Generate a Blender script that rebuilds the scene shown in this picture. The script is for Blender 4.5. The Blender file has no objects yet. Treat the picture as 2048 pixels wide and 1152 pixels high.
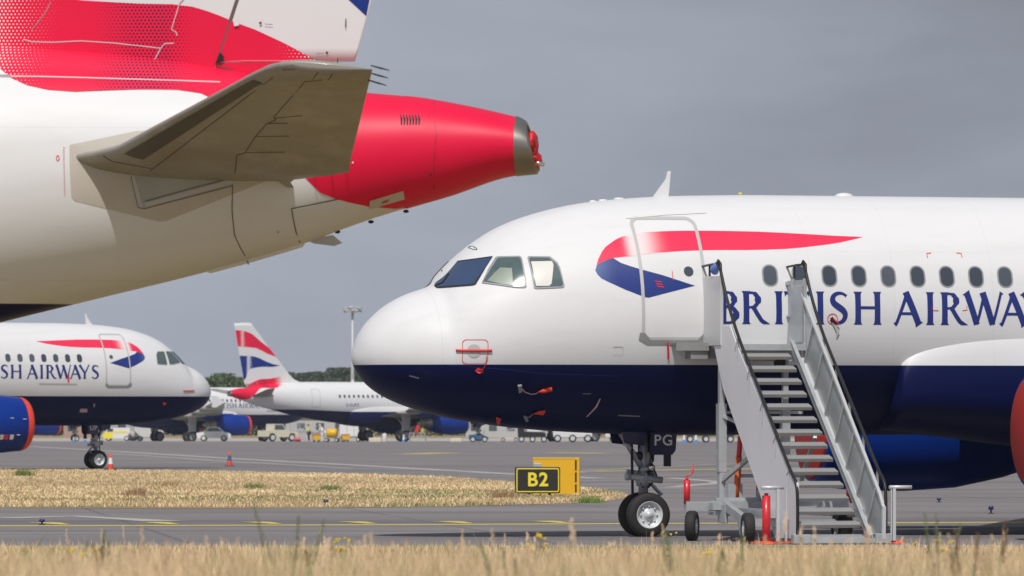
import bpy, bmesh, math, random
import numpy as np
from mathutils import Vector, Matrix
from mathutils.geometry import tessellate_polygon
R = math.radians
C = bpy.context.scene
COL = C.collection

# ------------------------------------------------------------------ camera, sky, sun
F, CX, HY, CH = 11550.0, 1024.0, 838.0, 2.04        # focal length and horizon in photo pixels, eye height
cd = bpy.data.cameras.new('camera'); cam = bpy.data.objects.new('camera', cd); COL.objects.link(cam)
C.camera = cam
cam.location = (0, 0, CH); cam.rotation_euler = (R(90), 0, 0)
cd.sensor_width = 36; cd.lens = 36*F/2048; cd.shift_y = (HY-576)/2048
cd.clip_start = 1; cd.clip_end = 8000
cd.dof.use_dof = True; cd.dof.focus_distance = 86; cd.dof.aperture_fstop = 6.7
C.view_settings.view_transform = 'Standard'; C.view_settings.look = 'None'
C.view_settings.exposure = 0.05; C.view_settings.gamma = 1
SUN_EL, SUN_AZ = 53, 188          # azimuth measured clockwise from +Y: the sun stands behind the camera, a little left
sd = bpy.data.lights.new('sun', 'SUN'); sun = bpy.data.objects.new('sun', sd); COL.objects.link(sun)
sd.energy = 3.25; sd.angle = R(0.6); sd.color = (1, .965, .915)
sdir = Vector((math.sin(R(SUN_AZ))*math.cos(R(SUN_EL)), math.cos(R(SUN_AZ))*math.cos(R(SUN_EL)), math.sin(R(SUN_EL))))
sun.rotation_euler = (-sdir).to_track_quat('-Z', 'Y').to_euler()

class NT:
    """small helper for node trees"""
    def __init__(s, tree): s.t = tree; s.n = tree.nodes; s.l = tree.links
    def node(s, typ, **kw):
        n = s.n.new(typ)
        for k, v in kw.items(): setattr(n, k, v)
        return n
    def set(s, sock, v):
        if isinstance(v, bpy.types.NodeSocket): s.l.new(v, sock)
        elif v is not None: sock.default_value = v
    def m(s, op, a, b=None, c=None):
        n = s.node('ShaderNodeMath', operation=op)
        s.set(n.inputs[0], a); s.set(n.inputs[1], b)
        if c is not None: s.set(n.inputs[2], c)
        return n.outputs[0]
    def mix(s, f, a, b):
        n = s.node('ShaderNodeMix', data_type='RGBA')
        s.set(n.inputs[0], f)
        for i, v in ((6, a), (7, b)):
            s.set(n.inputs[i], v if isinstance(v, bpy.types.NodeSocket) else (*v[:3], 1))
        return n.outputs[2]
    def ramp(s, f, stops, interp='LINEAR'):
        n = s.node('ShaderNodeValToRGB'); cr = n.color_ramp; cr.interpolation = interp
        while len(cr.elements) < len(stops): cr.elements.new(.5)
        for e, (p, c) in zip(cr.elements, stops):
            e.position = p; e.color = (*c[:3], 1) if hasattr(c, '__len__') else (c, c, c, 1)
        s.set(n.inputs[0], f); return n.outputs[0]
    def noise(s, vec, scale, detail=3, rough=.5, dist=0):
        n = s.node('ShaderNodeTexNoise'); s.set(n.inputs['Vector'], vec)
        n.inputs['Scale'].default_value = scale; n.inputs['Detail'].default_value = detail
        n.inputs['Roughness'].default_value = rough; n.inputs['Distortion'].default_value = dist
        return n.outputs['Fac']
    def mapping(s, vec, scale=(1, 1, 1), loc=(0, 0, 0), rot=(0, 0, 0)):
        n = s.node('ShaderNodeMapping'); s.set(n.inputs[0], vec)
        n.inputs['Scale'].default_value = scale; n.inputs['Location'].default_value = loc; n.inputs['Rotation'].default_value = rot
        return n.outputs[0]
    def sep(s, vec):
        n = s.node('ShaderNodeSeparateXYZ'); s.set(n.inputs[0], vec); return n.outputs
    def smooth(s, v, a, b):
        n = s.node('ShaderNodeMapRange', interpolation_type='SMOOTHSTEP')
        s.set(n.inputs[0], v); n.inputs[1].default_value = a; n.inputs[2].default_value = b
        return n.outputs[0]

w = bpy.data.worlds.new('World'); C.world = w; w.use_nodes = True
t = NT(w.node_tree); t.n.clear()
tc = t.node('ShaderNodeTexCoord').outputs['Generated']
sky = t.node('ShaderNodeTexSky', sky_type='NISHITA', sun_disc=False)
sky.sun_elevation = R(SUN_EL); sky.sun_rotation = R(SUN_AZ); sky.air_density = 1.2; sky.dust_density = 2
b1 = t.node('ShaderNodeBackground'); t.set(b1.inputs[0], sky.outputs[0]); b1.inputs[1].default_value = .09
sx, sy, sz = t.sep(tc)
n1 = t.noise(t.mapping(tc, (5, 5, 16)), 1.6, 4, .5, .4)
n2 = t.noise(t.mapping(tc, (9, 9, 30), (3, 1, 2)), 2.2, 5, .55, .5)
# storm cloud: paler towards the horizon and the left, a darker shelf higher on the right
g = t.m('ADD', t.m('MULTIPLY', t.m('MAXIMUM', t.m('MINIMUM', sx, .1), -.1), -3.8), t.m('MULTIPLY', t.m('SUBTRACT', .05, sz), 6.5))
g = t.m('ADD', g, t.m('MULTIPLY', t.m('SUBTRACT', n1, .5), 1.6))
g = t.m('ADD', g, t.m('MULTIPLY', t.m('SUBTRACT', n2, .5), .5))
g = t.m('ADD', t.m('MULTIPLY', g, .8), .72)
cl = t.ramp(g, [(0, (.21, .222, .268)), (.3, (.268, .293, .355)), (.62, (.342, .375, .447)), (1, (.415, .45, .53))])
b2 = t.node('ShaderNodeBackground'); t.set(b2.inputs[0], cl)
# the cloud bank stands ahead; behind the camera the sky has broken, brighter cloud
t.set(b2.inputs[1], t.m('ADD', .97, t.m('MULTIPLY', t.smooth(sy, .4, -.6), .6)))
mx = t.node('ShaderNodeMixShader'); mx.inputs[0].default_value = .93
t.l.new(b1.outputs[0], mx.inputs[1]); t.l.new(b2.outputs[0], mx.inputs[2])
t.l.new(mx.outputs[0], t.node('ShaderNodeOutputWorld').inputs[0])

# ------------------------------------------------------------------ object helpers
def tag(o, label=None, cat=None, group=None, kind=None):
    for k, v in (('label', label), ('category', cat), ('group', group), ('kind', kind)):
        if v: o[k] = v
    return o
def link(name, me, mat=None, parent=None):
    o = bpy.data.objects.new(name, me); COL.objects.link(o)
    if mat is not None and me is not None and not me.materials: me.materials.append(mat)
    if parent: o.parent = parent
    return o
def empty(name, loc, rz=0, label=None, cat=None, group=None, parent=None):
    o = bpy.data.objects.new(name, None); COL.objects.link(o); o.location = loc; o.rotation_euler = (0, 0, rz)
    o.empty_display_size = .3
    if parent: o.parent = parent
    return tag(o, label, cat, group)
def kids(o): return [c for c in COL.objects if c.parent == o]
def copy_tree(o, parent=None):
    c = o.copy(); COL.objects.link(c); c.parent = parent
    for ch in kids(o): copy_tree(ch, c)
    return c
def gz(y):          # the apron falls away gently in the distance
    return float(np.interp(y, [0, 300, 570, 650, 1100, 6000], [0, 0, -.2, -.45, -.6, -.6]))
def at(px, Y, z=None): return Vector(((px-CX)*Y/F, Y, gz(Y) if z is None else z))
def zat(py, Y): return CH+(HY-py)*Y/F

class MB:
    """collects shapes into one mesh"""
    def __init__(s): s.v = []; s.f = []; s.sm = []
    def add(s, vs, fs, smooth=False):
        b = len(s.v); s.v += [tuple(v) for v in vs]; s.f += [tuple(b+i for i in f) for f in fs]; s.sm += [smooth]*len(fs)
        return s
    def box(s, x0, x1, y0, y1, z0, z1, M=None, bev=0):
        if bev:
            bm = bmesh.new(); bmesh.ops.create_cube(bm, size=1)
            for v in bm.verts: v.co = Vector(((x0+x1)/2+v.co.x*(x1-x0), (y0+y1)/2+v.co.y*(y1-y0), (z0+z1)/2+v.co.z*(z1-z0)))
            bmesh.ops.bevel(bm, geom=bm.edges[:], offset=bev, segments=2, affect='EDGES', profile=.5)
            vs = [v.co.copy() for v in bm.verts]; fs = [[v.index for v in f.verts] for f in bm.faces]; bm.free()
        else:
            vs = [Vector(p) for p in [(x0, y0, z0), (x1, y0, z0), (x1, y1, z0), (x0, y1, z0), (x0, y0, z1), (x1, y0, z1), (x1, y1, z1), (x0, y1, z1)]]
            fs = [(0, 3, 2, 1), (4, 5, 6, 7), (0, 1, 5, 4), (1, 2, 6, 5), (2, 3, 7, 6), (3, 0, 4, 7)]
        if M is not None: vs = [M @ v for v in vs]
        return s.add(vs, fs)
    def tube(s, pts, r, n=8, cap=True, smooth=True):
        pts = [Vector(p) for p in pts]; rs = r if hasattr(r, '__len__') else [r]*len(pts)
        vs, fs = [], []; up = None
        for i, p in enumerate(pts):
            d = (pts[min(i+1, len(pts)-1)]-pts[max(i-1, 0)]).normalized()
            if up is None: up = Vector((0, 0, 1)) if abs(d.z) < .9 else Vector((1, 0, 0))
            a = d.cross(up).normalized(); b = a.cross(d); up = b
            vs += [p+(a*math.cos(k*2*math.pi/n)+b*math.sin(k*2*math.pi/n))*rs[i] for k in range(n)]
        for i in range(len(pts)-1):
            for k in range(n): fs.append((i*n+k, i*n+(k+1) % n, (i+1)*n+(k+1) % n, (i+1)*n+k))
        s.add(vs, fs, smooth)
        if cap:
            b = len(s.v)-len(vs)
            s.f += [tuple(b+k for k in range(n))[::-1], tuple(b+(len(pts)-1)*n+k for k in range(n))]; s.sm += [False, False]
        return s
    def bar(s, p, q, w, h=None, up=(0, 0, 1)):
        """rectangular bar from p to q"""
        p, q = Vector(p), Vector(q); h = h or w; d = (q-p).normalized(); up = Vector(up)
        if abs(d.dot(up)) > .97: up = Vector((0, 1, 0))
        a = d.cross(up).normalized()*w/2; b = a.cross(d).normalized()*h/2
        vs = [e+i*a+j*b for e in (p, q) for i, j in ((-1, -1), (1, -1), (1, 1), (-1, 1))]
        return s.add(vs, [(0, 1, 2, 3), (7, 6, 5, 4), (0, 4, 5, 1), (1, 5, 6, 2), (2, 6, 7, 3), (3, 7, 4, 0)])
    def rev(s, prof, axis='x', c=(0, 0, 0), n=32, smooth=True, a0=0, a1=2*math.pi, sc=1):
        """surface of revolution; prof = [(along, radius)]"""
        c = Vector(c); full = abs(a1-a0-2*math.pi) < 1e-6; m = n if full else n+1
        vs = []
        for t_, r in prof:
            for k in range(m):
                a = a0+(a1-a0)*k/n; u, v = r*math.cos(a), r*math.sin(a)*sc
                vs.append(c+Vector({'x': (t_, u, v), 'y': (u, t_, v), 'z': (u, v, t_)}[axis]))
        fs = [(i*m+k, i*m+(k+1) % m, (i+1)*m+(k+1) % m, (i+1)*m+k) for i in range(len(prof)-1) for k in range(n)]
        return s.add(vs, fs, smooth)
    def prism(s, poly, y0, y1, axis='y'):
        """extrude a polygon given in the other two axes"""
        n = len(poly)
        def P(p, t_): return Vector({'y': (p[0], t_, p[1]), 'x': (t_, p[0], p[1]), 'z': (p[0], p[1], t_)}[axis])
        vs = [P(p, y0) for p in poly]+[P(p, y1) for p in poly]
        tri = tessellate_polygon([[Vector((p[0], p[1], 0)) for p in poly]])
        fs = [tuple(t_) for t_ in tri]+[tuple(i+n for i in t_)[::-1] for t_ in tri]
        fs += [(i, (i+1) % n, n+(i+1) % n, n+i) for i in range(n)]
        return s.add(vs, fs)
    def ell(s, c, r, nu=16, nv=10, smooth=True):
        c = Vector(c); vs = []
        for j in range(nv+1):
            for i in range(nu):
                th, ph = math.pi*j/nv, 2*math.pi*i/nu
                vs.append(c+Vector((r[0]*math.sin(th)*math.cos(ph), r[1]*math.sin(th)*math.sin(ph), r[2]*math.cos(th))))
        fs = [(j*nu+i, j*nu+(i+1) % nu, (j+1)*nu+(i+1) % nu, (j+1)*nu+i) for j in range(nv) for i in range(nu)]
        return s.add(vs, fs, smooth)
    def mesh(s, name, weld=True):
        me = bpy.data.meshes.new(name)
        me.from_pydata(s.v, [], s.f); me.polygons.foreach_set('use_smooth', s.sm)
        bm = bmesh.new(); bm.from_mesh(me)
        if weld:
            bmesh.ops.remove_doubles(bm, verts=bm.verts, dist=1e-5)
            bmesh.ops.dissolve_degenerate(bm, edges=bm.edges, dist=1e-6)
        bmesh.ops.recalc_face_normals(bm, faces=bm.faces); bm.to_mesh(me); bm.free(); me.update()
        return me
    def build(s, name, mat, parent=None, label=None):
        o = link(name, s.mesh(name), mat, parent)
        if label: o['label'] = label
        return o
def text_mesh(body, size, extrude=0.0, spacing=1.0, bold=0.0):
    cu = bpy.data.curves.new('txt', 'FONT'); cu.body = body; cu.size = size; cu.extrude = extrude
    cu.align_x = 'CENTER'; cu.align_y = 'CENTER'; cu.space_character = spacing; cu.offset = bold
    o = bpy.data.objects.new('txt', cu); COL.objects.link(o); bpy.context.view_layer.update()
    me = bpy.data.meshes.new_from_object(o.evaluated_get(bpy.context.evaluated_depsgraph_get()))
    bpy.data.objects.remove(o); bpy.data.curves.remove(cu); me.materials.clear(); return me

# ------------------------------------------------------------------ materials
MATS = {}
def mat(name, col, rough=.5, metal=0, coat=0, spec=.5, var=0, vscale=3, bump=0, bscale=40, fn=None, emit=None, alpha=None, trans=0):
    if name in MATS: return MATS[name]
    m = bpy.data.materials.new(name); m.use_nodes = True; t = NT(m.node_tree)
    p = t.n['Principled BSDF']
    p.inputs['Roughness'].default_value = rough; p.inputs['Metallic'].default_value = metal
    p.inputs['Coat Weight'].default_value = coat; p.inputs['Coat Roughness'].default_value = .12
    p.inputs['Specular IOR Level'].default_value = spec
    p.inputs['Transmission Weight'].default_value = trans
    co = t.node('ShaderNodeTexCoord').outputs['Object']
    c = (*col, 1)
    if fn: c = fn(t, co, p)
    if var:
        nz = t.noise(co, vscale, 5, .6)
        cc = t.node('ShaderNodeRGB'); cc.outputs[0].default_value = (*col, 1)
        base = c if isinstance(c, bpy.types.NodeSocket) else cc.outputs[0]
        h = t.node('ShaderNodeHueSaturation'); t.set(h.inputs['Color'], base)
        t.set(h.inputs['Value'], t.m('ADD', 1-var, t.m('MULTIPLY', nz, 2*var))); c = h.outputs[0]
        t.set(p.inputs['Roughness'], t.m('ADD', rough-.08, t.m('MULTIPLY', nz, .16)))
    t.set(p.inputs['Base Color'], c)
    if bump:
        b = t.node('ShaderNodeBump'); b.inputs['Strength'].default_value = bump; b.inputs['Distance'].default_value = .01
        t.set(b.inputs['Height'], t.noise(co, bscale, 4)); t.l.new(b.outputs[0], p.inputs['Normal'])
    MATS[name] = m; return m
WHITE, NAVY, RED = (.70, .70, .705), (.0025, .006, .055), (.74, .006, .052)
def hull_paint(t, co, p):
    x, y, z = t.sep(co)
    line = t.m('ADD', 2.962, t.m('MULTIPLY', t.smooth(x, 20, 27.5), .23))
    d = t.m('SUBTRACT', z, line)
    f = t.smooth(d, -.006, .006)
    # grime: long streaks running aft low on the hull, oily stains at the tail
    st = t.noise(t.mapping(co, (.35, 3, 3)), 1.3, 5, .6)
    st2 = t.noise(t.mapping(co, (.9, 1, 2.5)), .9, 6, .65, .6)
    dirt = t.m('MULTIPLY', t.smooth(st, .45, .75), .10)
    dirt = t.m('ADD', dirt, t.m('MULTIPLY', t.smooth(st2, .42, .8), t.m('MULTIPLY', t.smooth(x, 24, 30), .11)))
    whi = t.mix(dirt, WHITE, (.42, .38, .32))
    # seams between the skin panels
    def seam(v, pos, wd=.006):
        return t.m('LESS_THAN', t.m('ABSOLUTE', t.m('SUBTRACT', v, pos)), wd)
    s = seam(x, 1.22, .006)
    for q in (7.6, 9.1, 10.9, 12.5, 14.2, 17.4, 24.6, 27.2): s = t.m('MAXIMUM', s, seam(x, q, .005))
    for q in (3.42, 4.92): s = t.m('MAXIMUM', s, t.m('MULTIPLY', seam(z, q, .004), t.m('GREATER_THAN', x, 7.0)))
    whi = t.mix(t.m('MULTIPLY', s, .24), whi, (.42, .42, .42))
    nv = t.mix(t.m('MULTIPLY', t.smooth(st, .5, .8), .25), NAVY, (.03, .035, .06))
    return t.mix(f, nv, whi)
M = {
 'hull': mat('hull_paint', WHITE, .42, coat=0, spec=.17, fn=hull_paint),
 'white': mat('white_paint', WHITE, .35, coat=.3, var=.04, vscale=1.5),
 'white_old': mat('weathered_white_paint', (.74, .72, .68), .45, var=.1, vscale=1.2),
 'navy': mat('navy_paint', NAVY, .3, coat=.4, var=.08, vscale=2),
 'eng': mat('engine_blue_paint', (.002, .03, .24), .4, coat=0, spec=.2, var=.12, vscale=1.5),
 'letter': mat('letter_blue', (.008, .022, .17), .35, coat=.2),
 'red': mat('red_paint', RED, .42, coat=0, spec=.3, var=.06, vscale=1.2),
 'grey': mat('wing_grey', (.36, .35, .32), .5, var=.12, vscale=1.2),
 'seal': mat('sealant_grey', (.26, .27, .28), .5, var=.2, vscale=4),
 'frame': mat('door_band_grey', (.47, .47, .465), .45, var=.05),
 'sill': mat('door_sill_grey', (.30, .30, .30), .45, metal=.3, var=.15),
 'line': mat('panel_line', (.07, .06, .05), .6),
 'pale_line': mat('pale_panel_line', (.60, .42, .44), .6),
 'metal': mat('exhaust_metal', (.27, .25, .225), .36, metal=.75, var=.18, vscale=3),
 'steel': mat('strut_steel', (.42, .43, .46), .42, metal=.15, var=.15, vscale=9),
 'chrome': mat('chrome', (.75, .75, .76), .12, metal=1),
 'dark': mat('dark_part', (.012, .012, .013), .5, var=.2),
 'black': mat('matt_black', (.006, .006, .006), .7),  # flat black for the louvre slits and the notch at the rudder foot
 'rubber': mat('tyre_rubber', (.018, .017, .016), .75, var=.3, vscale=12, bump=.2),
 'rim': mat('wheel_rim', (.60, .62, .64), .42, metal=.1, var=.15, vscale=14),
 'glass': mat('cabin_glass', (.05, .065, .085), .14, coat=.6, spec=.6, fn=lambda t, co, p: t.mix(t.node('ShaderNodeObjectInfo').outputs['Random'], (.035, .045, .06), (.085, .10, .12))),
 'wglass': mat('windscreen_glass', (.035, .065, .14), .16, coat=.5, spec=.6, var=.35, vscale=2),
 'sglass': mat('side_screen_glass', (.075, .115, .115), .08, coat=1, spec=.7, var=.4, vscale=4),
 'blind': mat('window_blind', (.62, .61, .56), .5, coat=.5),
 'seat': mat('cockpit_lining', (.22, .27, .22), .4, coat=.5, var=.2),
 'flag': mat('safety_red', (.78, .06, .025), .6, var=.1),
 'cover': mat('red_engine_cover', (.46, .018, .012), .65, var=.08, vscale=2, bump=.3, bscale=6),
 'tape': mat('warning_red', (.66, .02, .03), .5),
 'galv': mat('galvanised_steel', (.45, .47, .485), .45, metal=.3, var=.3, vscale=3.5),
 'alu': mat('stair_aluminium', (.60, .605, .61), .4, metal=.25, var=.07, vscale=3),
 'lav': mat('grey_side_panel', (.74, .735, .76), .5, var=.05, vscale=2),
 'jack': mat('jack_red', (.62, .012, .022), .4, coat=.3),
 'orange': mat('jack_orange', (.62, .10, .01), .45, coat=.2),
 'yellow': mat('box_yellow', (.74, .42, .014), .45, var=.06),
 'signy': mat('sign_yellow', (.80, .66, .04), .5),
 'vwhite': mat('vehicle_white', (.70, .70, .68), .4, coat=.3, var=.06),
 'cream': mat('vehicle_cream', (.64, .60, .46), .45, coat=.2, var=.08),
 'teal': mat('tractor_blue', (.03, .12, .22), .5, var=.2),
 'conew': mat('cone_white', (.75, .75, .75), .5), 'coneb': mat('cone_blue', (.05, .25, .6), .5),
 'coner': mat('cone_red', (.75, .06, .03), .5),
 'skin': mat('skin', (.5, .3, .2), .6), 'hivis': mat('hi_vis', (.62, .68, .08), .7), 'trouser': mat('dark_trousers', (.02, .02, .035), .8),
 'overall': mat('white_overalls', (.72, .74, .74), .8, var=.05), 'hair': mat('dark_hair', (.02, .015, .01), .8),
 'brick': mat('brick_pink', (.40, .27, .23), .8, var=.1),
 'concrete': mat('pale_concrete', (.42, .40, .37), .85, var=.15),
 'stake': mat('fitting_black', (.02, .02, .02), .5), 'blue_lens': mat('blue_lens', (.01, .012, .12), .2, coat=.6),
}
def dotted(name, base, e_list):
    """halftone paint: e_list = [(x_full, x_none, dot colour, pitch)], dots shrink from x_full to x_none"""
    def fn(t, co, p):
        x, y, z = t.sep(co); c = (*base, 1)
        cc = t.node('ShaderNodeRGB'); cc.outputs[0].default_value = c; c = cc.outputs[0]
        for xf, xn, dc, pitch, rmax, *win in e_list:
            fade = t.smooth(x, xn, xf)
            if win: fade = t.m('MULTIPLY', fade, t.smooth(x, win[1], win[0]))
            best = None
            for off in (0, .5):
                fx = t.m('FRACT', t.m('ADD', t.m('DIVIDE', x, pitch), off))
                fy = t.m('FRACT', t.m('ADD', t.m('DIVIDE', z, pitch*1.732), off))
                dx = t.m('MULTIPLY', t.m('SUBTRACT', fx, .5), 1.0); dy = t.m('MULTIPLY', t.m('SUBTRACT', fy, .5), 1.732)
                d = t.m('SQRT', t.m('ADD', t.m('MULTIPLY', dx, dx), t.m('MULTIPLY', dy, dy)))
                best = d if best is None else t.m('MINIMUM', best, d)
            rad = t.m('MULTIPLY', fade, rmax)
            f = t.smooth(t.m('SUBTRACT', rad, best), -.04, .04)
            c = t.mix(t.m('MULTIPLY', f, t.m('GREATER_THAN', fade, .001)), c, dc)
        return c
    return mat(name, base, .42, coat=0, spec=.3, fn=fn)
# ------------------------------------------------------------------ the airliner: hull tables
LEN = 33.84
class Frame:
    """an airliner's own axes: x aft from the nose, y starboard, z up"""
    def __init__(s, nose, psi, z=0):
        s.psi = R(psi); s.c, s.s = math.cos(s.psi), math.sin(s.psi); s.o = nose; s.z = z
    def px(s, px, py, y):
        k = (px-CX)/F
        x = (k*(s.o[1]+y*s.c)-(s.o[0]-y*s.s))/(s.c-k*s.s)
        Y = s.o[1]+x*s.s+y*s.c
        return x, CH+(HY-py)*Y/F-s.z
    def side(s, px, py, sg):
        y = 1.5*sg
        for _ in range(60):
            x, z = s.px(px, py, y); y += .5*(sg*hw(x, z)-y)
        return x, z
    @staticmethod
    def from_point(px, Y, xl, yl, psi, z=0):
        """frame whose local point (xl, yl) stands at photo column px, depth Y"""
        c, s_ = math.cos(R(psi)), math.sin(R(psi)); X = (px-CX)*Y/F
        return Frame((X-xl*c+yl*s_, Y-xl*s_-yl*c), psi, z)
F1 = Frame((-2.716, 98.65), 15.5)                        # near airliner on the right, nose left
F5 = Frame.from_point(1062, 57.7, LEN, 0, -5)            # near tail on the left
TOP = [(706.5, 716), (710, 696), (717, 675), (728, 655), (750, 630), (780, 606), (820, 586), (850, 576), (863, 570), (880, 548), (900, 526), (925, 503), (955, 480), (990, 458),
       (1030, 440), (1080, 424), (1130, 412), (1180, 404), (1240, 398), (1300, 394), (1400, 391), (1480, 390)]
BOT = [(706.5, 716), (709, 730), (721, 750), (735, 768), (762, 789), (789, 803), (820, 815), (871, 830), (915, 840), (953, 846), (1030, 856), (1117, 863), (1240, 868), (1400, 870)]
tp = [F1.px(a, b, 0) for a, b in TOP]; bt = [F1.px(a, b, 0) for a, b in BOT]
x00 = tp[0][0]
tp = [(max(x-x00, 0), z) for x, z in tp]; bt = [(max(x-x00, 0), z) for x, z in bt]
ZT, ZB = tp[-1][1], bt[-1][1]
e5 = lambda px, py: (F5.px(px, py, 0)[0], F5.px(px, py, 0)[1])
tp += [(11, ZT), (16, ZT), (LEN-12, ZT), (LEN-9, ZT-.01), (LEN-6, ZT-.10), (LEN-4, ZT-.25)] + [e5(*q) for q in ((740, 187), (830, 195), (920, 210), (1020, 232), (1050, 240), (1062, 246))]
bt += [(11, ZB), (16, ZB), (LEN-14.5, ZB), (LEN-12.5, ZB+.07), (LEN-9.2, ZB+.47)] + [e5(*q) for q in ((-60, 661), (0, 645), (200, 596), (415, 543), (600, 490), (735, 440), (800, 420), (900, 391), (1020, 352), (1062, 346))]
WID = [(0, 0), (.06, .33), (.2, .62), (.5, .97), (1, 1.29), (1.6, 1.52), (2.3, 1.70), (3.2, 1.84), (4.2, 1.93), (5.5, 1.975), (8, 1.975), (19, 1.975), (22, 1.95), (24.5, 1.80), (26.5, 1.56), (28.4, 1.27), (30, 1.0), (31.2, .80), (32.2, .62), (33.2, .46), (LEN, .36)]
def pchip(pts, xf=lambda x: x):
    xs = np.array([xf(p[0]) for p in pts]); ys = np.array([p[1] for p in pts], float)
    k = np.argsort(xs, kind='stable'); xs, ys = xs[k], ys[k]
    keep = np.concatenate([[True], np.diff(xs) > 1e-4]); xs, ys = xs[keep], ys[keep]
    h = np.diff(xs); d = np.diff(ys)/h; m = np.zeros_like(ys)
    for i in range(1, len(xs)-1):
        if d[i-1]*d[i] > 0:
            w1, w2 = 2*h[i]+h[i-1], h[i]+2*h[i-1]; m[i] = (w1+w2)/(w1/d[i-1]+w2/d[i])
    m[0], m[-1] = d[0], d[-1]
    def f(x):
        x = np.clip(xf(np.maximum(x, 0)), xs[0], xs[-1]); i = np.clip(np.searchsorted(xs, x)-1, 0, len(xs)-2)
        t = (x-xs[i])/h[i]
        return (2*t**3-3*t**2+1)*ys[i]+(t**3-2*t**2+t)*h[i]*m[i]+(-2*t**3+3*t**2)*ys[i+1]+(t**3-t**2)*h[i]*m[i+1]
    return f
fT, fB, fW = pchip(tp, np.sqrt), pchip(bt, np.sqrt), pchip(WID, np.sqrt)
# dense lookup so that hw() is quick
_gx = np.concatenate([np.linspace(0, 1, 400)**2*3, np.linspace(3, LEN, 1600)[1:]])
_T, _B, _W = fT(_gx), fB(_gx), fW(_gx)
def TBW(x):
    return float(np.interp(x, _gx, _T)), float(np.interp(x, _gx, _B)), float(np.interp(x, _gx, _W))
def hw(x, z):
    T_, B_, W_ = TBW(x); zc = (T_+B_)/2
    if x < 7:                                     # the widest level sits low at the nose
        zc = B_+(T_-B_)*(.5-.06*max(0, 1-abs(x-2.2)/3))
    a = (T_-zc) if z > zc else (zc-B_)
    q = min(abs(z-zc)/max(a, 1e-4), 1)
    return W_*math.sqrt(max(0, 1-q*q))
def hull_mesh():
    xs = np.concatenate([np.linspace(0, 1, 90)**2*6, np.linspace(6, 20, 15)[1:], np.linspace(20, CONE_X+.03, 48)[1:]])
    n = 144; vs, fs = [], []
    for x in xs:
        T_, B_, W_ = TBW(x); zc = (T_+B_)/2
        if x < 7: zc = B_+(T_-B_)*(.5-.06*max(0, 1-abs(x-2.2)/3))
        for k in range(n):
            a = 2*math.pi*k/n; s_, c_ = math.sin(a), math.cos(a)
            vs.append((float(x), W_*s_, zc+((T_-zc) if c_ > 0 else (zc-B_))*c_))
    for i in range(len(xs)-1):
        for k in range(n): fs.append((i*n+k, i*n+(k+1) % n, (i+1)*n+(k+1) % n, (i+1)*n+k))
    m = MB(); m.add(vs, fs, True); return m.mesh('fuselage')
def hull_n(x, z, sg):
    e = .02; y = hw(x, z)
    dx = (hw(x+e, z)-hw(x-e, z))/(2*e); dz = (hw(x, z+e)-hw(x, z-e))/(2*e)
    dx = max(-4, min(4, dx)); dz = max(-6, min(6, dz))
    return y, Vector((-dx, sg, -dz)).normalized()
def patch(polys, sg=-1, off=.004, dz=.09, dx=.3, thick=0, surf=None, name='patch', holes=None):
    """lay flat side-view polygons (x, z) on the hull (or another surface) as a skin just proud of it"""
    m = MB()
    for pi_, poly in enumerate(polys):
        bm = bmesh.new()
        loops = [[Vector((p[0], p[1], 0)) for p in poly]]
        if holes and pi_ < len(holes) and holes[pi_]: loops += [[Vector((p[0], p[1], 0)) for p in h] for h in holes[pi_]]
        flat = [v for l in loops for v in l]
        bv = [bm.verts.new(v) for v in flat]
        for tri in tessellate_polygon(loops):
            try: bm.faces.new([bv[i] for i in tri])
            except ValueError: pass
        for ax, st in ((1, dz), (0, dx)):
            lo = min(v[ax] for v in flat); hi = max(v[ax] for v in flat)
            q = math.floor(lo/st)*st+st
            while q < hi-1e-5:
                no = Vector((0, 0, 0)); no[ax] = 1; pc = Vector((0, 0, 0)); pc[ax] = q
                bmesh.ops.bisect_plane(bm, geom=bm.verts[:]+bm.edges[:]+bm.faces[:], plane_co=pc, plane_no=no); q += st
        o_ = off+pi_*.0006
        vs = []
        for v in bm.verts:
            x, z = v.co.x, v.co.y
            if surf: vs.append(surf(x, z, sg, o_))
            else:
                T_, B_, _ = TBW(x); z = min(max(z, B_+.002), T_-.002)
                y, n_ = hull_n(x, z, sg); vs.append(Vector((x, sg*y, z))+n_*o_)
        for i, v in enumerate(bm.verts): v.index = i
        fs = [[v.index for v in f.verts] for f in bm.faces]
        if thick:
            if surf: v2 = [surf(v.co.x, v.co.y, sg, o_+thick) for v in bm.verts]
            else:
                v2 = []
                for v in bm.verts:
                    x, z = v.co.x, v.co.y; y, n_ = hull_n(x, z, sg); v2.append(Vector((x, sg*y, z))+n_*(o_+thick))
            nb = len(vs)
            be = [(e.verts[0].index, e.verts[1].index) for e in bm.edges if e.is_boundary]
            fs = fs+[[i+nb for i in f] for f in fs]+[[a, b, b+nb, a+nb] for a, b in be]; vs += v2
            vs = vs
        m.add(vs, fs, thick == 0); bm.free()
    me = m.mesh(name, weld=False)
    # faces must look outwards
    me.update()
    if not thick and me.polygons and sum(p.normal.y*p.area for p in me.polygons)*sg < 0: me.flip_normals()
    return me
def rrect(x0, x1, z0, z1, r, n=5):
    out = []
    for cx_, cz, a in ((x1-r, z1-r, 0), (x0+r, z1-r, 90), (x0+r, z0+r, 180), (x1-r, z0+r, 270)):
        out += [(cx_+r*math.cos(R(a+90*i/n)), cz+r*math.sin(R(a+90*i/n))) for i in range(n+1)]
    return out
def circ(x, z, r, n=20, rz=None): return [(x+r*math.cos(2*math.pi*i/n), z+(rz or r)*math.sin(2*math.pi*i/n)) for i in range(n)]
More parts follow.
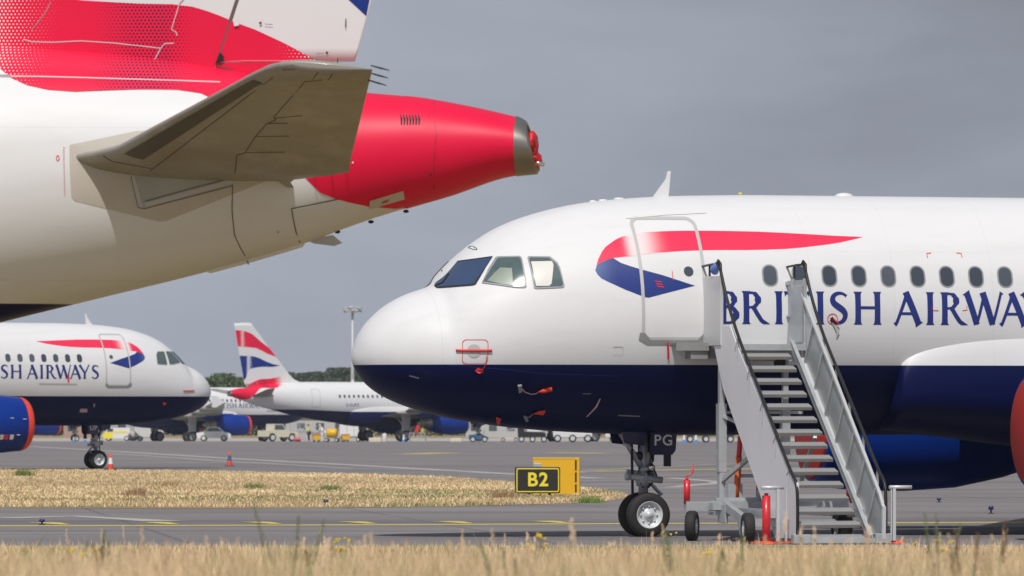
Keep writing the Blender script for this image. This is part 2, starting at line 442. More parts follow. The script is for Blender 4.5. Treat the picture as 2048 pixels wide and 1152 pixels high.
def thickline(pts, wd):
    """ribbon polygon round a polyline; wd may be a list"""
    pts = [Vector((p[0], p[1])) for p in pts]; n = len(pts); ws = wd if hasattr(wd, '__len__') else [wd]*n
    L, Rr = [], []
    for i in range(n):
        if i == 0: d = pts[1]-pts[0]
        elif i == n-1: d = pts[-1]-pts[-2]
        else: d = (pts[i+1]-pts[i]).normalized()+(pts[i]-pts[i-1]).normalized()
        d.normalize(); q = Vector((-d.y, d.x))*ws[i]/2
        L.append(tuple(pts[i]+q)); Rr.append(tuple(pts[i]-q))
    return L+Rr[::-1]
def arc(cx_, cz, rx, rz, a0, a1, n=10): return [(cx_+rx*math.cos(R(a0+(a1-a0)*i/n)), cz+rz*math.sin(R(a0+(a1-a0)*i/n))) for i in range(n+1)]
def catmull(pts, n=6):
    out = []
    for i in range(len(pts)-1):
        p0, p1, p2, p3 = pts[max(i-1, 0)], pts[i], pts[i+1], pts[min(i+2, len(pts)-1)]
        for k in range(n):
            t_ = k/n
            out.append(tuple(.5*((2*b)+(-a+c)*t_+(2*a-5*b+4*c-d)*t_**2+(-a+3*b-3*c+d)*t_**3) for a, b, c, d in zip(p0, p1, p2, p3)))
    return out+[pts[-1]]
# ---- flared capital letters, cap height 1
def stem(x, w_=.183, f=.045): return [(x-w_/2-f, 0), (x+w_/2+f, 0), (x+w_/2+.005, .07), (x+w_/2, .2), (x+w_/2, .8), (x+w_/2+.005, .93), (x+w_/2+f, 1), (x-w_/2-f, 1), (x-w_/2-.005, .93), (x-w_/2, .8), (x-w_/2, .2), (x-w_/2-.005, .07)]
def GL(ch):
    if ch == 'I': return [stem(.13)]
    if ch == 'H': return [stem(.13), stem(.75), [(.2, .47), (.68, .47), (.68, .56), (.2, .56)]]
    if ch == 'T': return [stem(.40), [(.02, .83), (.06, .90), (.74, .90), (.78, .83), (.81, 1.0), (-.01, 1.0)]]
    if ch == 'B':
        return [stem(.13), thickline([(.18, .955)]+arc(.30, .745, .17, .205, 88, -88, 12)+[(.18, .54)], [.08]*3+[.14]*3+[.20]*3+[.12]*3+[.07]*3),
                thickline([(.18, .51)]+arc(.30, .275, .23, .235, 88, -88, 12)+[(.18, .04)], [.07]*3+[.14]*3+[.21]*3+[.12]*3+[.08]*3)]
    if ch == 'R':
        return [stem(.13), thickline([(.18, .955)]+arc(.30, .735, .20, .215, 88, -88, 12)+[(.18, .50)], [.08]*3+[.14]*3+[.205]*3+[.12]*3+[.07]*3),
                [(.26, .50), (.42, .53), (.52, .36), (.66, .15), (.86, .02), (.88, 0), (.66, 0), (.56, .07), (.44, .24), (.33, .42)]]
    if ch == 'S':
        c = [(.56, .86), (.46, .93), (.33, .95), (.19, .90), (.115, .78), (.15, .65), (.29, .54), (.44, .43), (.515, .29), (.46, .13), (.32, .05), (.17, .06), (.05, .15)]
        c = catmull(c, 3); n = len(c)
        ws = [.065+.135*math.exp(-((i/(n-1)-.5)/.30)**2) for i in range(n)]; ws[0] = ws[-1] = .12
        return [thickline(c, ws)]
    if ch == 'A':
        return [thickline([(.0, 0), (.06, .06), (.39, .92)], [.14, .10, .11]), thickline([(.36, 1.0), (.75, .06), (.79, 0)], [.21, .195, .28]), [(.19, .30), (.64, .30), (.61, .385), (.22, .385)]]
    if ch == 'W':
        return [thickline([(.02, 1), (.06, .94), (.36, .02)], [.27, .20, .19]), thickline([(.36, .02), (.62, .97)], [.09, .10]),
                thickline([(.56, 1), (.87, .02)], [.21, .19]), thickline([(.88, .02), (1.14, .94), (1.18, 1)], [.09, .085, .14])]
    if ch == 'Y':
        return [[(.29, 0), (.54, 0), (.50, .07), (.50, .46), (.33, .46), (.33, .07)], thickline([(.02, 1), (.06, .94), (.42, .42)], [.25, .18, .15]), thickline([(.44, .42), (.74, .94), (.78, 1)], [.11, .09, .15])]
WORD = [('B', -.04), ('R', .37), ('I', .955), ('T', 1.13), ('I', 1.70), ('S', 1.93), ('H', 2.38), ('A', 3.12), ('I', 3.69), ('R', 3.955), ('W', 4.41), ('A', 5.05), ('Y', 5.46), ('S', 6.00)]
CAPH = .565
# ---- side-view marks measured on the near airliner
P = lambda px, py: F1.side(px, py, -1)
TEXT_X, TEXT_Z = P(1443, 648)
RED_MARK = [P(*q) for q in [(1193, 530), (1197, 517), (1204, 503), (1211, 494), (1220, 487), (1230, 480), (1242, 474), (1257, 470), (1275, 467), (1300, 464), (1324, 462.6), (1360, 461.7), (1392, 461.5), (1450, 462), (1515, 463.4), (1570, 466), (1625, 469), (1670, 471.7), (1726, 474),
            (1705, 479.5), (1680, 485), (1655, 489), (1630, 492), (1600, 495.5), (1570, 497.8), (1530, 499.2), (1488, 499.9), (1445, 500), (1406, 500.5), (1365, 502), (1330, 504.4), (1300, 507.5), (1264, 512.5), (1240, 514.5), (1226, 516), (1212, 520.5), (1200, 525.5)]]
BLUE_MARK = [P(*q) for q in [(1193.5, 530.5), (1200, 526), (1212, 521), (1226, 516), (1234, 521), (1242, 526), (1262, 532.7), (1283, 539), (1324, 550), (1390, 571.5), (1345, 583), (1297, 595.5), (1288.5, 594), (1250, 579), (1215, 563), (1203, 557), (1195.5, 549.5), (1190.5, 541)]]
DX0, DX1 = P(1287, 620)[0], P(1409, 560)[0]
DZ0, DZ1 = P(1310, 684)[1], P(1330, 436.5)[1]
PANES = [[P(*q) for q in pl] for pl in ([(870, 571), (878, 562), (914, 525), (984, 515.5), (970, 537), (948, 567), (942, 569), (876, 574.5)],
         [(966, 564), (981, 540), (995, 518), (1000, 516), (1038, 515), (1042, 519), (1050, 571), (1046, 573.5), (1028, 573)],
         [(1058, 518), (1061, 515.5), (1098, 516), (1113, 528), (1118, 538), (1126, 569), (1123, 573), (1074, 575.5), (1070, 573)])]
WIN_X0, WIN_Z = P(1540, 551)
# fin outline and thickness
def fin_le(z): return LEN-(np.interp(z, [5.5, 5.95, 6.15, 6.7, 11.75], [8.8, 7.9, 7.35, 6.75, 2.45]))
def fin_te(z): return LEN-float(np.interp(z, [5.3, 6.23, 11.75], [1.86, 1.60, .55]))
def fin_h(x, z):
    a, b = fin_le(z), fin_te(z); t_ = min(max((x-a)/(b-a), 0), 1)
    return (.62*math.sqrt(t_)-.25*t_-.52*t_**2+.15*t_**3)*.27*(b-a)*.9*.62*(1.0 if z > 6.7 else 1.0)+.004
def fin_surf(x, z, sg, off):
    return Vector((x, sg*(fin_h(x, z)+off), z))
HINGE = lambda z: LEN-(3.15-.325*(z-5.63))
def fin_mesh(x0f, x1f, z0, z1, name, nz=16, nx=26, open_te=False):
    m = MB(); zs = np.linspace(z0, z1, nz) if z0 > 6.2 else np.concatenate([np.linspace(z0, 6.7, 9), np.linspace(6.7, z1, nz)[1:]])
    vs = []; n = len(zs)
    for z in zs:
        a, b = x0f(z), x1f(z)
        us = (1-np.cos(np.linspace(0, math.pi, nx)))/2
        row = [(a+(b-a)*u, z) for u in us]
        vs += [(x, -fin_h(x, z), z) for x, z in row]+[(x, fin_h(x, z), z) for x, z in row[::-1]]
    k = 2*nx
    fs = [(i*k+j, i*k+(j+1) % k, (i+1)*k+(j+1) % k, (i+1)*k+j) for i in range(n-1) for j in range(k)]
    m.add(vs, fs, True)
    for r in (0, n-1):
        for j in range(nx-1): m.f.append((r*k+j, r*k+j+1, r*k+k-2-j, r*k+k-1-j)); m.sm.append(False)
    return m.mesh(name)
def clip_poly(poly, fa):
    """Sutherland-Hodgman against half-plane fa(p) >= 0"""
    out = []
    for i in range(len(poly)):
        a, b = poly[i-1], poly[i]; va, vb = fa(a), fa(b)
        if (va >= 0) != (vb >= 0):
            t_ = va/(va-vb); out.append((a[0]+(b[0]-a[0])*t_, a[1]+(b[1]-a[1])*t_))
        if vb >= 0: out.append(b)
    return out
# stripes on the fin: from the far tail (upper) and the near tail (lower); e = metres ahead of the exhaust
Q5 = lambda px, py: F5.px(px, py, -.25)
Q3 = lambda cx_, cy: (LEN-(420+cx_/5.384-458)/17.3, CH+(HY-600-cy/5.384)/20.15+.2)
UP_RED = [Q3(*q) for q in [(240, 330), (290, 330), (350, 335), (400, 350), (440, 370), (480, 402), (520, 440), (560, 472), (600, 500), (660, 540), (690, 575), (730, 640), (690, 612), (650, 598), (600, 580), (540, 547), (480, 520), (400, 510), (325, 505), (290, 505)]]
UP_BLUE = [Q3(*q) for q in [(310, 604), (345, 604), (440, 606), (480, 615), (520, 630), (560, 652), (600, 670), (660, 692), (735, 705), (690, 716), (640, 722), (560, 720), (500, 725), (450, 735), (420, 747), (400, 762), (380, 842), (345, 880)]]
LOW_TOP = [Q5(*q) for q in [(705, 150), (655, 133), (610, 109), (585, 95), (560, 82), (506, 57), (470, 44), (437, 30), (410, 20), (383, 12), (342, 7), (273, 6), (219, 3), (164, 0)]]
LOW_TOP += [(LEN-5.4, 6.38), (LEN-5.95, 6.60), (LEN-6.35, 6.84), (LEN-6.6, 6.62)]
LOW_BOT = [(LEN-6.72, 6.3), (LEN-6.5, 5.9), (LEN-6.0, 5.62)]+[F5.side(*q, -1) for q in [(0, 137), (22, 156), (55, 171), (96, 180), (150, 184), (219, 181), (287, 179), (355, 180), (402, 187), (440, 205), (475, 235), (520, 280), (560, 315), (605, 350), (640, 385), (670, 397), (700, 405), (740, 413), (790, 417), (830, 412)]]
LOW = LOW_TOP+LOW_BOT+[F5.side(870, 402, -1), (LEN-.35, 4.3), (LEN-.2, 4.2), (LEN-.2, 5.6), (LEN-1.2, 5.7)]
CONE_X = F5.px(1021, 290, -.5)[0]
fin_red = dotted('fin_red', RED, [(LEN-6.1, LEN-4.55, (.78, .76, .74), .0385, .52), (LEN-3.9, LEN-4.6, (.02, .012, .05), .0385, .27, LEN-3.7, LEN-3.2)])
rudder_red = dotted('rudder_red', RED, [(LEN-1.9, LEN-2.65, (.78, .76, .74), .0385, .36)])
fin_up = dotted('fin_upper_red', RED, [(LEN-1.5, LEN-1.85, (.78, .77, .76), .045, .40, LEN-1.45, LEN-1.1)])
fin_blue = dotted('fin_blue', (.008, .03, .21), [(LEN-2.15, LEN-2.7, (.70, .71, .74), .045, .47, LEN-2.1, LEN-1.8)])
nose_red = dotted('nose_ribbon_red', (.80, .03, .09), [(P(1262, 480)[0], P(1232, 480)[0], (.80, .79, .78), .042, .47, P(1280, 480)[0], P(1350, 480)[0])])
nose_blue = mat('nose_ribbon_blue', (.012, .04, .22), .35, coat=.3, fn=lambda t, co, p: t.mix(t.smooth(t.sep(co)[0], P(1190, 540)[0]-.05, P(1235, 540)[0]), (.06, .11, .30), (.01, .032, .20)))
CACHE = {}
def part(name, key, fn, m_, parent, label=None):
    if key not in CACHE: CACHE[key] = fn()
    o = link(name, CACHE[key], m_, parent)
    if label: o['label'] = label
    return o
def bb(fn):
    b = MB(); fn(b); return b.mesh('part')

# ------------------------------------------------------------------ airliner parts
def naca(t_, th): return th*(1.4845*math.sqrt(t_)-.63*t_-1.758*t_**2+1.4215*t_**3-.5075*t_**4)
def lifting(stations, sg, nx=18):
    """stations = (y, xLE, chord, z, thickness ratio, twist)"""
    m = MB(); vs = []; k = 2*nx
    us = (1-np.cos(np.linspace(0, math.pi, nx)))/2
    for y, xl, ch, z, th, tw in stations:
        up = [(xl+ch*u, z+naca(u, th)*ch-tw*(u-.3)*ch) for u in us]; lo = [(xl+ch*u, z-naca(u, th)*ch*.8-tw*(u-.3)*ch) for u in us]
        vs += [(x, sg*y, q) for x, q in up]+[(x, sg*y, q) for x, q in lo[::-1]]
    n = len(stations)
    m.add(vs, [(i*k+j, i*k+(j+1) % k, (i+1)*k+(j+1) % k, (i+1)*k+j) for i in range(n-1) for j in range(k)], True)
    for r in (0, n-1):
        for j in range(nx-1): m.f.append((r*k+j, r*k+j+1, r*k+k-2-j, r*k+k-1-j)); m.sm.append(False)
    return m.mesh('wing')
WING = [(1.0, 10.9, 6.8, 2.55, .15, .03), (2.0, 11.4, 6.3, 2.62, .15, .03), (4.2, 12.5, 5.0, 2.85, .13, .02), (6.4, 13.6, 3.9, 3.08, .12, .01), (11, 15.9, 2.75, 3.6, .11, 0), (16.2, 18.5, 1.62, 4.2, .105, -.02), (16.9, 18.95, 1.35, 4.28, .1, -.02)]
EX, EZ, EY = 10.17, 1.84, 5.75
def nacelle(b):
    b.rev([(EX+.42, .80), (EX+.10, .84), (EX, .90), (EX-.02, .95), (EX+.06, 1.01), (EX+.3, 1.07), (EX+.9, 1.13), (EX+1.8, 1.14), (EX+2.8, 1.08), (EX+3.7, .90), (EX+4.1, .78), (EX+4.08, .74), (EX+3.2, .72)], c=(0, 0, 0), n=40, sc=1)
def moved(fn, d):
    def g():
        b = MB(); fn(b); b.v = [(v[0]+d[0], v[1]+d[1], v[2]+d[2]) for v in b.v]; return b.mesh('part')
    return g
def wheel(parent, x, y, r, wd, sg, key):
    """tyre and hub, axle along y; sg = side on which the dished hub shows"""
    o = part('wheel', 'tyre'+key, lambda: bb(lambda b: b.rev([(-wd/2+.01, r*.60), (-wd/2, r*.72), (-wd/2+.015, r*.88), (-wd*.32, r*.975), (-wd*.12, r), (wd*.12, r), (wd*.32, r*.975), (wd/2-.015, r*.88), (wd/2, r*.72), (wd/2-.01, r*.60)], axis='y', n=40)), M['rubber'], parent)
    o.location = (x, y, r)
    def hub(b):
        for q in (-1, 1):
            b.rev([(q*(wd/2-.005), r*.61), (q*(wd/2-.002), r*.575), (q*(wd/2-.05), r*.54), (q*(wd/2-.085), r*.40), (q*(wd/2-.07), r*.30), (q*(wd/2-.055), r*.17), (q*(wd/2-.02), r*.16), (q*(wd/2-.015), .001)], axis='y', n=32)
            for k in range(8):
                a = k*math.pi/4; b.rev([(q*(wd/2-.065), .018), (q*(wd/2-.045), .017), (q*(wd/2-.045), .001)], axis='y', c=(r*.38*math.cos(a), 0, r*.38*math.sin(a)), n=8)
    part('rim', 'hub'+key, lambda: bb(hub), M['rim'] if key == 'n' else M['steel'], o)
    return o
NGX = 5.19
def nose_gear(root, code, mirror=False):
    g = empty('nose_gear', (NGX, 0, 0), parent=root)
    for sy in (-1, 1):
        wheel(g, 0, sy*.25, .385, .22, sy, 'n')
    def strut(b):
        b.tube([(0, 0, .385), (-.01, 0, .78)], .055, 14); b.tube([(-.01, 0, .74), (-.03, 0, 1.9)], .085, 16)
        b.tube([(0, -.26, .385), (0, .26, .385)], .05, 12)
        b.tube([(-.01, 0, .88), (-.01, 0, 1.02)], .125, 14)
        b.bar((.02, -.04, 1.45), (.19, -.04, 1.02), .05, .10); b.bar((.02, .04, 1.45), (.19, .04, 1.02), .05, .10)
    part('strut', 'ng_strut', lambda: bb(strut), M['steel'], g)
    def steer(b):
        b.tube([(-.33, -.10, 1.05), (.30, -.10, .98)], .058, 12); b.tube([(-.36, -.10, 1.055), (-.30, -.10, 1.048)], .075, 12)
        b.tube([(-.02, -.10, 1.02), (.0, -.10, 1.02)], .1, 12); b.tube([(-.28, .10, 1.12), (.24, .10, 1.07)], .05, 10)
        b.box(-.12, .10, -.14, .14, .93, 1.06, bev=.015); b.tube([(-.1, -.12, 1.16), (.16, -.1, 1.20)], .035, 8)
    part('steering_cylinder', 'ng_steer', lambda: bb(steer), M['steel'], g)
    def tq(b):
        b.bar((.10, 0, .95), (.30, 0, .74), .14, .035); b.bar((.30, 0, .74), (.06, 0, .55), .12, .035); b.tube([(.30, -.09, .74), (.30, .09, .74)], .022, 8)
    part('torque_link', 'ng_tq', lambda: bb(tq), M['steel'], g)
    def drag(b):
        b.tube([(-.06, -.05, 1.22), (-.30, -.10, 1.58), (-.50, -.14, 1.98)], [.045, .038, .045], 10); b.tube([(-.06, .05, 1.22), (-.50, .14, 1.98)], .04, 10)
        b.bar((-.32, -.12, 1.60), (-.32, .12, 1.60), .05); b.tube([(-.50, -.14, 1.84), (-.38, -.13, 1.80)], .03, 8)
    part('drag_brace', 'ng_drag', lambda: bb(drag), M['steel'], g)
    def hoses(b):
        for k, (dx, dy) in enumerate(((.07, -.09), (.11, -.06), (-.08, -.08), (.09, .08))):
            b.tube([(dx, dy, 1.75), (dx*1.6, dy*1.2, 1.5), (dx*1.1, dy, 1.25), (dx*1.9, dy*1.3, 1.05), (dx*.6, dy*1.1, .85)], .012, 6)
        b.rev([(0, .001), (0, .07), (.07, .075), (.09, .04), (.09, .001)], axis='x', c=(-.14, -.07, 1.40), n=14); b.rev([(0, .001), (0, .07), (.07, .075), (.09, .04), (.09, .001)], axis='x', c=(-.14, .07, 1.40), n=14)
        b.box(.06, .13, -.11, -.03, 1.12, 1.27); b.box(.10, .17, -.05, .05, 1.3, 1.42)
    part('hose', 'ng_hose', lambda: bb(hoses), M['dark'], g)
    part('landing_light', 'ng_light', lambda: bb(lambda b: b.ell((.09, -.17, 1.20), (.06, .05, .06))), M['chrome'], g)
    for sy in (-1, 1):
        # side doors stand open either side of the leg; the tall rear door carries the code
        def door(b, sy=sy):
            b.prism([(.03, 1.93), (.03, 1.50), (.06, 1.42), (.42, 1.42), (.48, 1.50), (.50, 1.78), (.46, 1.93)], sy*.30-.012, sy*.30+.012)
        d = part('gear_door', 'ng_door%d' % sy, lambda: bb(door), M['navy'], g)
        if code:
            me = text_mesh(code, .26, 0, 1.15, .004); o = link('code_letters', me, M['conew'], d)
            o.location = (.255, sy*.316, 1.665); o.rotation_euler = (R(90), 0, 0 if sy < 0 else R(180))
        part('gear_door', 'ng_fdoor%d' % sy, lambda: bb(lambda b, sy=sy: b.prism([(-.52, 1.86), (-.47, 1.62), (-.10, 1.58), (-.06, 1.92)], sy*.37-.01, sy*.37+.01)), M['navy'], g)
    part('door_link', 'ng_dl', lambda: bb(lambda b: (b.box(.28, .40, -.30, -.24, 1.22, 1.43), b.bar((-.24, -.12, .72), (-.26, -.12, 1.78), .045, .02), b.bar((.2, .3, 1.55), (.02, .05, 1.35), .02))), M['dark'], g)
    return g
def main_gear(root, sg):
    g = empty('main_gear', (16.23, sg*3.8, 0), parent=root)
    for dy in (-.46, .46): wheel(g, 0, dy, .585, .42, sg, 'm')
    part('strut', 'mg%d' % sg, lambda: bb(lambda b: (b.tube([(0, 0, .585), (0, 0, 1.5)], .10, 12), b.tube([(0, 0, 1.3), (-.15, sg*.1, 2.8)], .15, 12), b.tube([(0, -.5, .585), (0, .5, .585)], .08, 10),
        b.tube([(0, 0, 1.6), (-.1, -sg*1.5, 2.5)], .07, 8), b.bar((.1, 0, 1.25), (.35, 0, .95), .16, .05), b.bar((.35, 0, .95), (.1, 0, .65), .16, .05))), M['steel'], g)
    part('gear_door', 'mgd%d' % sg, lambda: bb(lambda b: b.prism([(-.55, 2.75), (-.45, 1.12), (.42, 1.05), (.55, 2.75)], sg*.62-.02, sg*.62+.02)), M['frame'], g)
    return g
def mirror_stations(fn): return fn
def airliner(fr, label, code=None, sides=(-1, 1), redcover='ring', reg=None, group='jet airliners parked on the apron', detail=False, tail=True, dxw=0):
    root = empty('airliner', (fr.o[0], fr.o[1], fr.z), fr.psi, label, 'airliner', group)
    part('fuselage', 'hull', hull_mesh, M['hull'], root)
    # belly and wing-root fairing
    def fairing(b):
        vs, fs = [], []; xs = np.concatenate([9.25+np.linspace(0, 1, 16)**1.7*4, np.linspace(13.25, 16.5, 6)[1:], 16.5+(1-(1-np.linspace(0, 1, 14))**1.5)[1:]*4.6]); n = 64
        for x in xs:
            u = min(1, max(0, (x-9.25)/2.1)); u2 = min(1, max(0, (x-9.25)/4.2)); v = min(1, max(0, (21.15-x)/3.6))
            ku = math.sqrt(1-(1-u)**2); kv = math.sqrt(1-(1-v)**2); kb = u2*u2*(3-2*u2)*kv
            W_ = (1.93+.06*ku+.06*u2)*(.85+.15*kv) ; zt = 2.93+.88*ku*kv; zb = ZB+.06-.36*kb; zc = 2.62
            for j in range(n):
                a = 2*math.pi*j/n; c_, s_ = math.cos(a), math.sin(a)
                q_, r_ = (.14, 1.0) if s_ > 0 else (.80, .7)
                vs.append((float(x), W_*math.copysign(abs(c_)**q_, c_), zc+(zt-zc if s_ > 0 else zc-zb)*math.copysign(abs(s_)**r_, s_)))
        m_ = len(xs); fs = [(i*n+j, i*n+(j+1) % n, (i+1)*n+(j+1) % n, (i+1)*n+j) for i in range(m_-1) for j in range(n)]
        fs += [tuple(range(n)), tuple(range((m_-1)*n, m_*n))]
        b.add(vs, fs, True)
    part('belly_fairing', 'fairing', lambda: bb(fairing), M['hull'], root)
    for sg in (-1, 1):
        wg = part('wing', 'wing%d' % sg, lambda: lifting(WING, sg), M['grey'], root)
        for ti, TR in enumerate(((6.6, 15.6, 18.6, 2.86), (10.0, 16.6, 19.2, 3.28), (13.2, 17.9, 20.1, 3.66))):
          def tracks(b):
            y, x0, x1, z = TR
            b.ell(((x0+x1)/2, sg*y, z), ((x1-x0)/2, .14, .20), 12, 10)
          part('flap_track_fairing', 'tracks%d%d' % (sg, ti), lambda: bb(tracks), M['grey'], wg)
        part('wing_tip_fence', 'fence%d' % sg, lambda: bb(lambda b: b.prism([(18.9, 4.28), (19.9, 4.9), (20.6, 4.95), (20.35, 4.28), (20.5, 3.75), (20.0, 3.7)], sg*16.9-.03, sg*16.9+.03)), M['white'], wg)
        en = part('engine', 'eng%d' % sg, moved(nacelle, (0, sg*EY, EZ)), M['eng'], root)
        part('exhaust_cone', 'exh%d' % sg, moved(lambda b: b.rev([(EX+3.9, .66), (EX+4.5, .60), (EX+5.0, .47), (EX+5.1, .36), (EX+5.0, .30), (EX+5.5, .12), (EX+5.6, .001)], n=28), (0, sg*EY, EZ)), M['metal'], en)
        part('pylon', 'pyl%d' % sg, lambda: bb(lambda b: b.prism([(EX+1.2, EZ+1.0), (EX+2.0, EZ+1.22), (EX+5.5, EZ+1.25), (EX+6.3, EZ+.9), (EX+4.4, EZ+.4), (EX+2, EZ+.5)], sg*EY-.16, sg*EY+.16)), M['eng'], en)
        part('fan_disc', 'fan%d' % sg, moved(lambda b: b.rev([(EX+.36, .82), (EX+.36, .001)], n=24), (0, sg*EY, EZ)), M['dark'], en)
        part('nacelle_strake', 'strk%d' % sg, lambda: bb(lambda b: b.prism([(EX+.9, 0), (EX+1.7, .22), (EX+2.0, .22), (EX+2.1, 0)], -.012, .012)), M['white'], en).matrix_local = Matrix.Translation((0, sg*EY-sg*.62, EZ+.86)) @ Matrix.Rotation(R(sg*35), 4, 'X')
        def plac(b):
            for k, q in enumerate((2.3, 2.62, 3.0)):
                a0 = R(-28); y = sg*EY+sg*(1.075*math.cos(a0)); z = EZ+1.075*math.sin(a0)
                b.box(EX+q-1.0, EX+q-.78, y-.004, y+.004, z-.10, z+.10)
        if redcover == 'ring':
            part('engine_cover', 'ring%d' % sg, moved(lambda b: b.rev([(EX+.25, 1.075), (EX+.16, 1.066), (EX+.04, 1.03), (EX-.05, .97), (EX-.06, .90), (EX-.04, .001)], n=40), (0, sg*EY, EZ)), M['flag'], en)
        elif redcover == 'disc':
            part('engine_cover', 'disc%d' % sg, moved(lambda b: b.rev([(EX+.1, .88), (EX-.03, .90), (EX-.055, .86), (EX-.06, .001)], n=48), (0, sg*EY, EZ)), M['cover'], en)
        else:
            part('inlet_lip', 'lip%d' % sg, moved(lambda b: b.rev([(EX+.20, 1.062), (EX+.05, 1.015), (EX-.03, .95), (EX-.01, .885), (EX+.12, .84)], n=40), (0, sg*EY, EZ)), M['vwhite'], en)
        if sg in sides or tail:
            stab(root, sg)
        main_gear(root, sg)
    nose_gear(root, code)
    # vertical fin
    fn = part('tail_fin', 'fin', lambda: fin_mesh(fin_le, lambda z: HINGE(z) if z > 5.6 else fin_te(z)-.3, 5.5, 11.75, 'tail_fin'), M['white'], root)
    rud = part('rudder', 'rudder', lambda: fin_mesh(lambda z: HINGE(z)+.012, lambda z: fin_te(z), 5.62, 11.7, 'rudder', nx=14), M['white'], fn)
    def clipped(poly, lo, z0, z1, hinge_side):
        p_ = poly
        p_ = clip_poly(p_, lambda q: q[1]-z0); p_ = clip_poly(p_, lambda q: z1-q[1])
        L = lambda f: (lambda q: f(q))
        if hinge_side == 0:
            p_ = clip_poly(p_, lambda q: q[0]-(LEN-6.75+(q[1]-6.7)*4.3/5.05)-.03) if z0 >= 6.7 else p_
            p_ = clip_poly(p_, lambda q: (HINGE(5.6)+(HINGE(11.7)-HINGE(5.6))*(q[1]-5.6)/6.1)-q[0]-.003)
        else:
            p_ = clip_poly(p_, lambda q: q[0]-(HINGE(5.6)+(HINGE(11.7)-HINGE(5.6))*(q[1]-5.6)/6.1)-.015)
            p_ = clip_poly(p_, lambda q: fin_te(q[1])-q[0]-.01)
        return p_
    for sg in (-1, 1):
        for key, poly, m_ in (('r', UP_RED, fin_up), ('b', UP_BLUE, fin_blue), ('l', LOW, fin_red)):
            z0 = 6.7 if key != 'l' else 5.505
            for hs, par in ((0, fn), (1, rud)):
                q = clipped(poly, key, z0 if hs == 0 else 5.622, 11.6, hs)
                if len(q) > 2:
                    part('stripe', 'fs%s%d%d' % (key, sg, hs), lambda: patch([q], sg, .006, .12, .16, surf=fin_surf), rudder_red if key == 'l' and hs else m_, par)
        q = clip_poly(clip_poly(clip_poly(clip_poly(LOW, lambda a: a[1]-5.505), lambda a: 5.612-a[1]), lambda a: a[0]-HINGE(5.6)+.005), lambda a: fin_te(5.6)-.32-a[0])
        part('stripe', 'fsx%d' % sg, lambda: patch([q], sg, .006, .05, .1, surf=fin_surf), fin_red, fn)
        q = clip_poly(LOW, lambda a: LEN-1.24-a[0])
        part('tail_stripe', 'hs%d' % sg, lambda: patch([clip_poly(q, lambda a: 5.80-a[1])], sg, .005, .022, .12), fin_red, root)
    def cone(b):
        xs = np.linspace(LEN-1.25, CONE_X+.02, 60); n = 96; vs = []
        for x in xs:
            T_, B_, W_ = TBW(float(x)); zc = (T_+B_)/2; h = (T_-B_)/2+.008
            vs += [(float(x), (W_+.008)*math.sin(2*math.pi*j/n), zc+h*math.cos(2*math.pi*j/n)) for j in range(n)]
        b.add(vs, [(i*n+j, i*n+(j+1) % n, (i+1)*n+(j+1) % n, (i+1)*n+j) for i in range(59) for j in range(n)], True)
    part('tail_cone', 'cone', lambda: bb(cone), M['red'], root)
    part('exhaust_nozzle', 'apu', lambda: bb(lambda b: apu(b)), M['metal'], root)
    # side marks
    for sg in (-1, 1):
        for i, (ch, ox) in enumerate(WORD):
            x0 = TEXT_X+ox if sg < 0 else TEXT_X+6.40-ox
            k = 'let%s%d%d' % (ch, i, sg)
            f = lambda p_: (x0+(p_[0]*CAPH if sg < 0 else -p_[0]*CAPH), TEXT_Z+p_[1]*CAPH)
            part('letter', k, lambda: patch([[f(p_) for p_ in g_] for g_ in GL(ch)], sg, .004, .07, .5), M['letter'], root)
        part('red_ribbon', 'rr%d' % sg, lambda: patch([RED_MARK], sg, .003, .05, .12), nose_red, root)
        part('blue_ribbon', 'br%d' % sg, lambda: patch([BLUE_MARK], sg, .0035, .05, .12), nose_blue, root)
        bw = .058
        d = part('cabin_door', 'door%d' % sg, lambda: patch([rrect(DX0-bw/2, DX1+bw/2, DZ0-.01, DZ1+bw/2, .17, 8)], sg, .0055, .08, .3, holes=[[rrect(DX0+bw/2, DX1-bw/2, DZ0+.08, DZ1-bw/2, .12, 8)]]), M['frame'], root)
        part('door_sill', 'sill%d' % sg, lambda: patch([[(DX0-.06, DZ0+.16), (DX0-.075, DZ0+.03), (DX0+.08, DZ0-.05), (DX1-.1, DZ0-.05), (DX1+.03, DZ0+.03), (DX1+.02, DZ0+.14), (DX1-.03, DZ0+.14), (DX1-.13, DZ0+.035), (DX0+.13, DZ0+.035), (DX0+.03, DZ0+.15)]], sg, .009, .06, .3), M['sill'], d)
        part('door_window', 'dw%d' % sg, lambda: patch([circ((DX0+DX1)/2+.28, WIN_Z+.06, .085)], sg, .007, .05, .2), M['glass'], d)
        for k, pl in enumerate(PANES):
            gl = part('cockpit_window', 'pane%d%d' % (k, sg), lambda: patch([pl], sg, .014, .03, .05), M['wglass'] if k == 0 else M['sglass'], root)
            cx_, cz = sum(p_[0] for p_ in pl)/len(pl), sum(p_[1] for p_ in pl)/len(pl)
            ex = [(cx_+(p_[0]-cx_)*1.0+(.022 if p_[0] > cx_ else -.022), cz+(p_[1]-cz)+(.022 if p_[1] > cz else -.022)) for p_ in pl]
            part('window_frame', 'pf%d%d' % (k, sg), lambda: patch([ex], sg, .015, .03, .05, holes=[[pl[::-1]]]), M['dark'] if k == 0 else M['seal'], gl)
            if detail and k == 2:
                bl = [P(*q) for q in [(1062, 524), (1104, 523), (1107, 530), (1103, 568), (1098, 572.5), (1072, 572.5)]]
                part('window_blind', 'bl%d' % sg, lambda: patch([bl], sg, .018, .03, .05), M['blind'], gl)
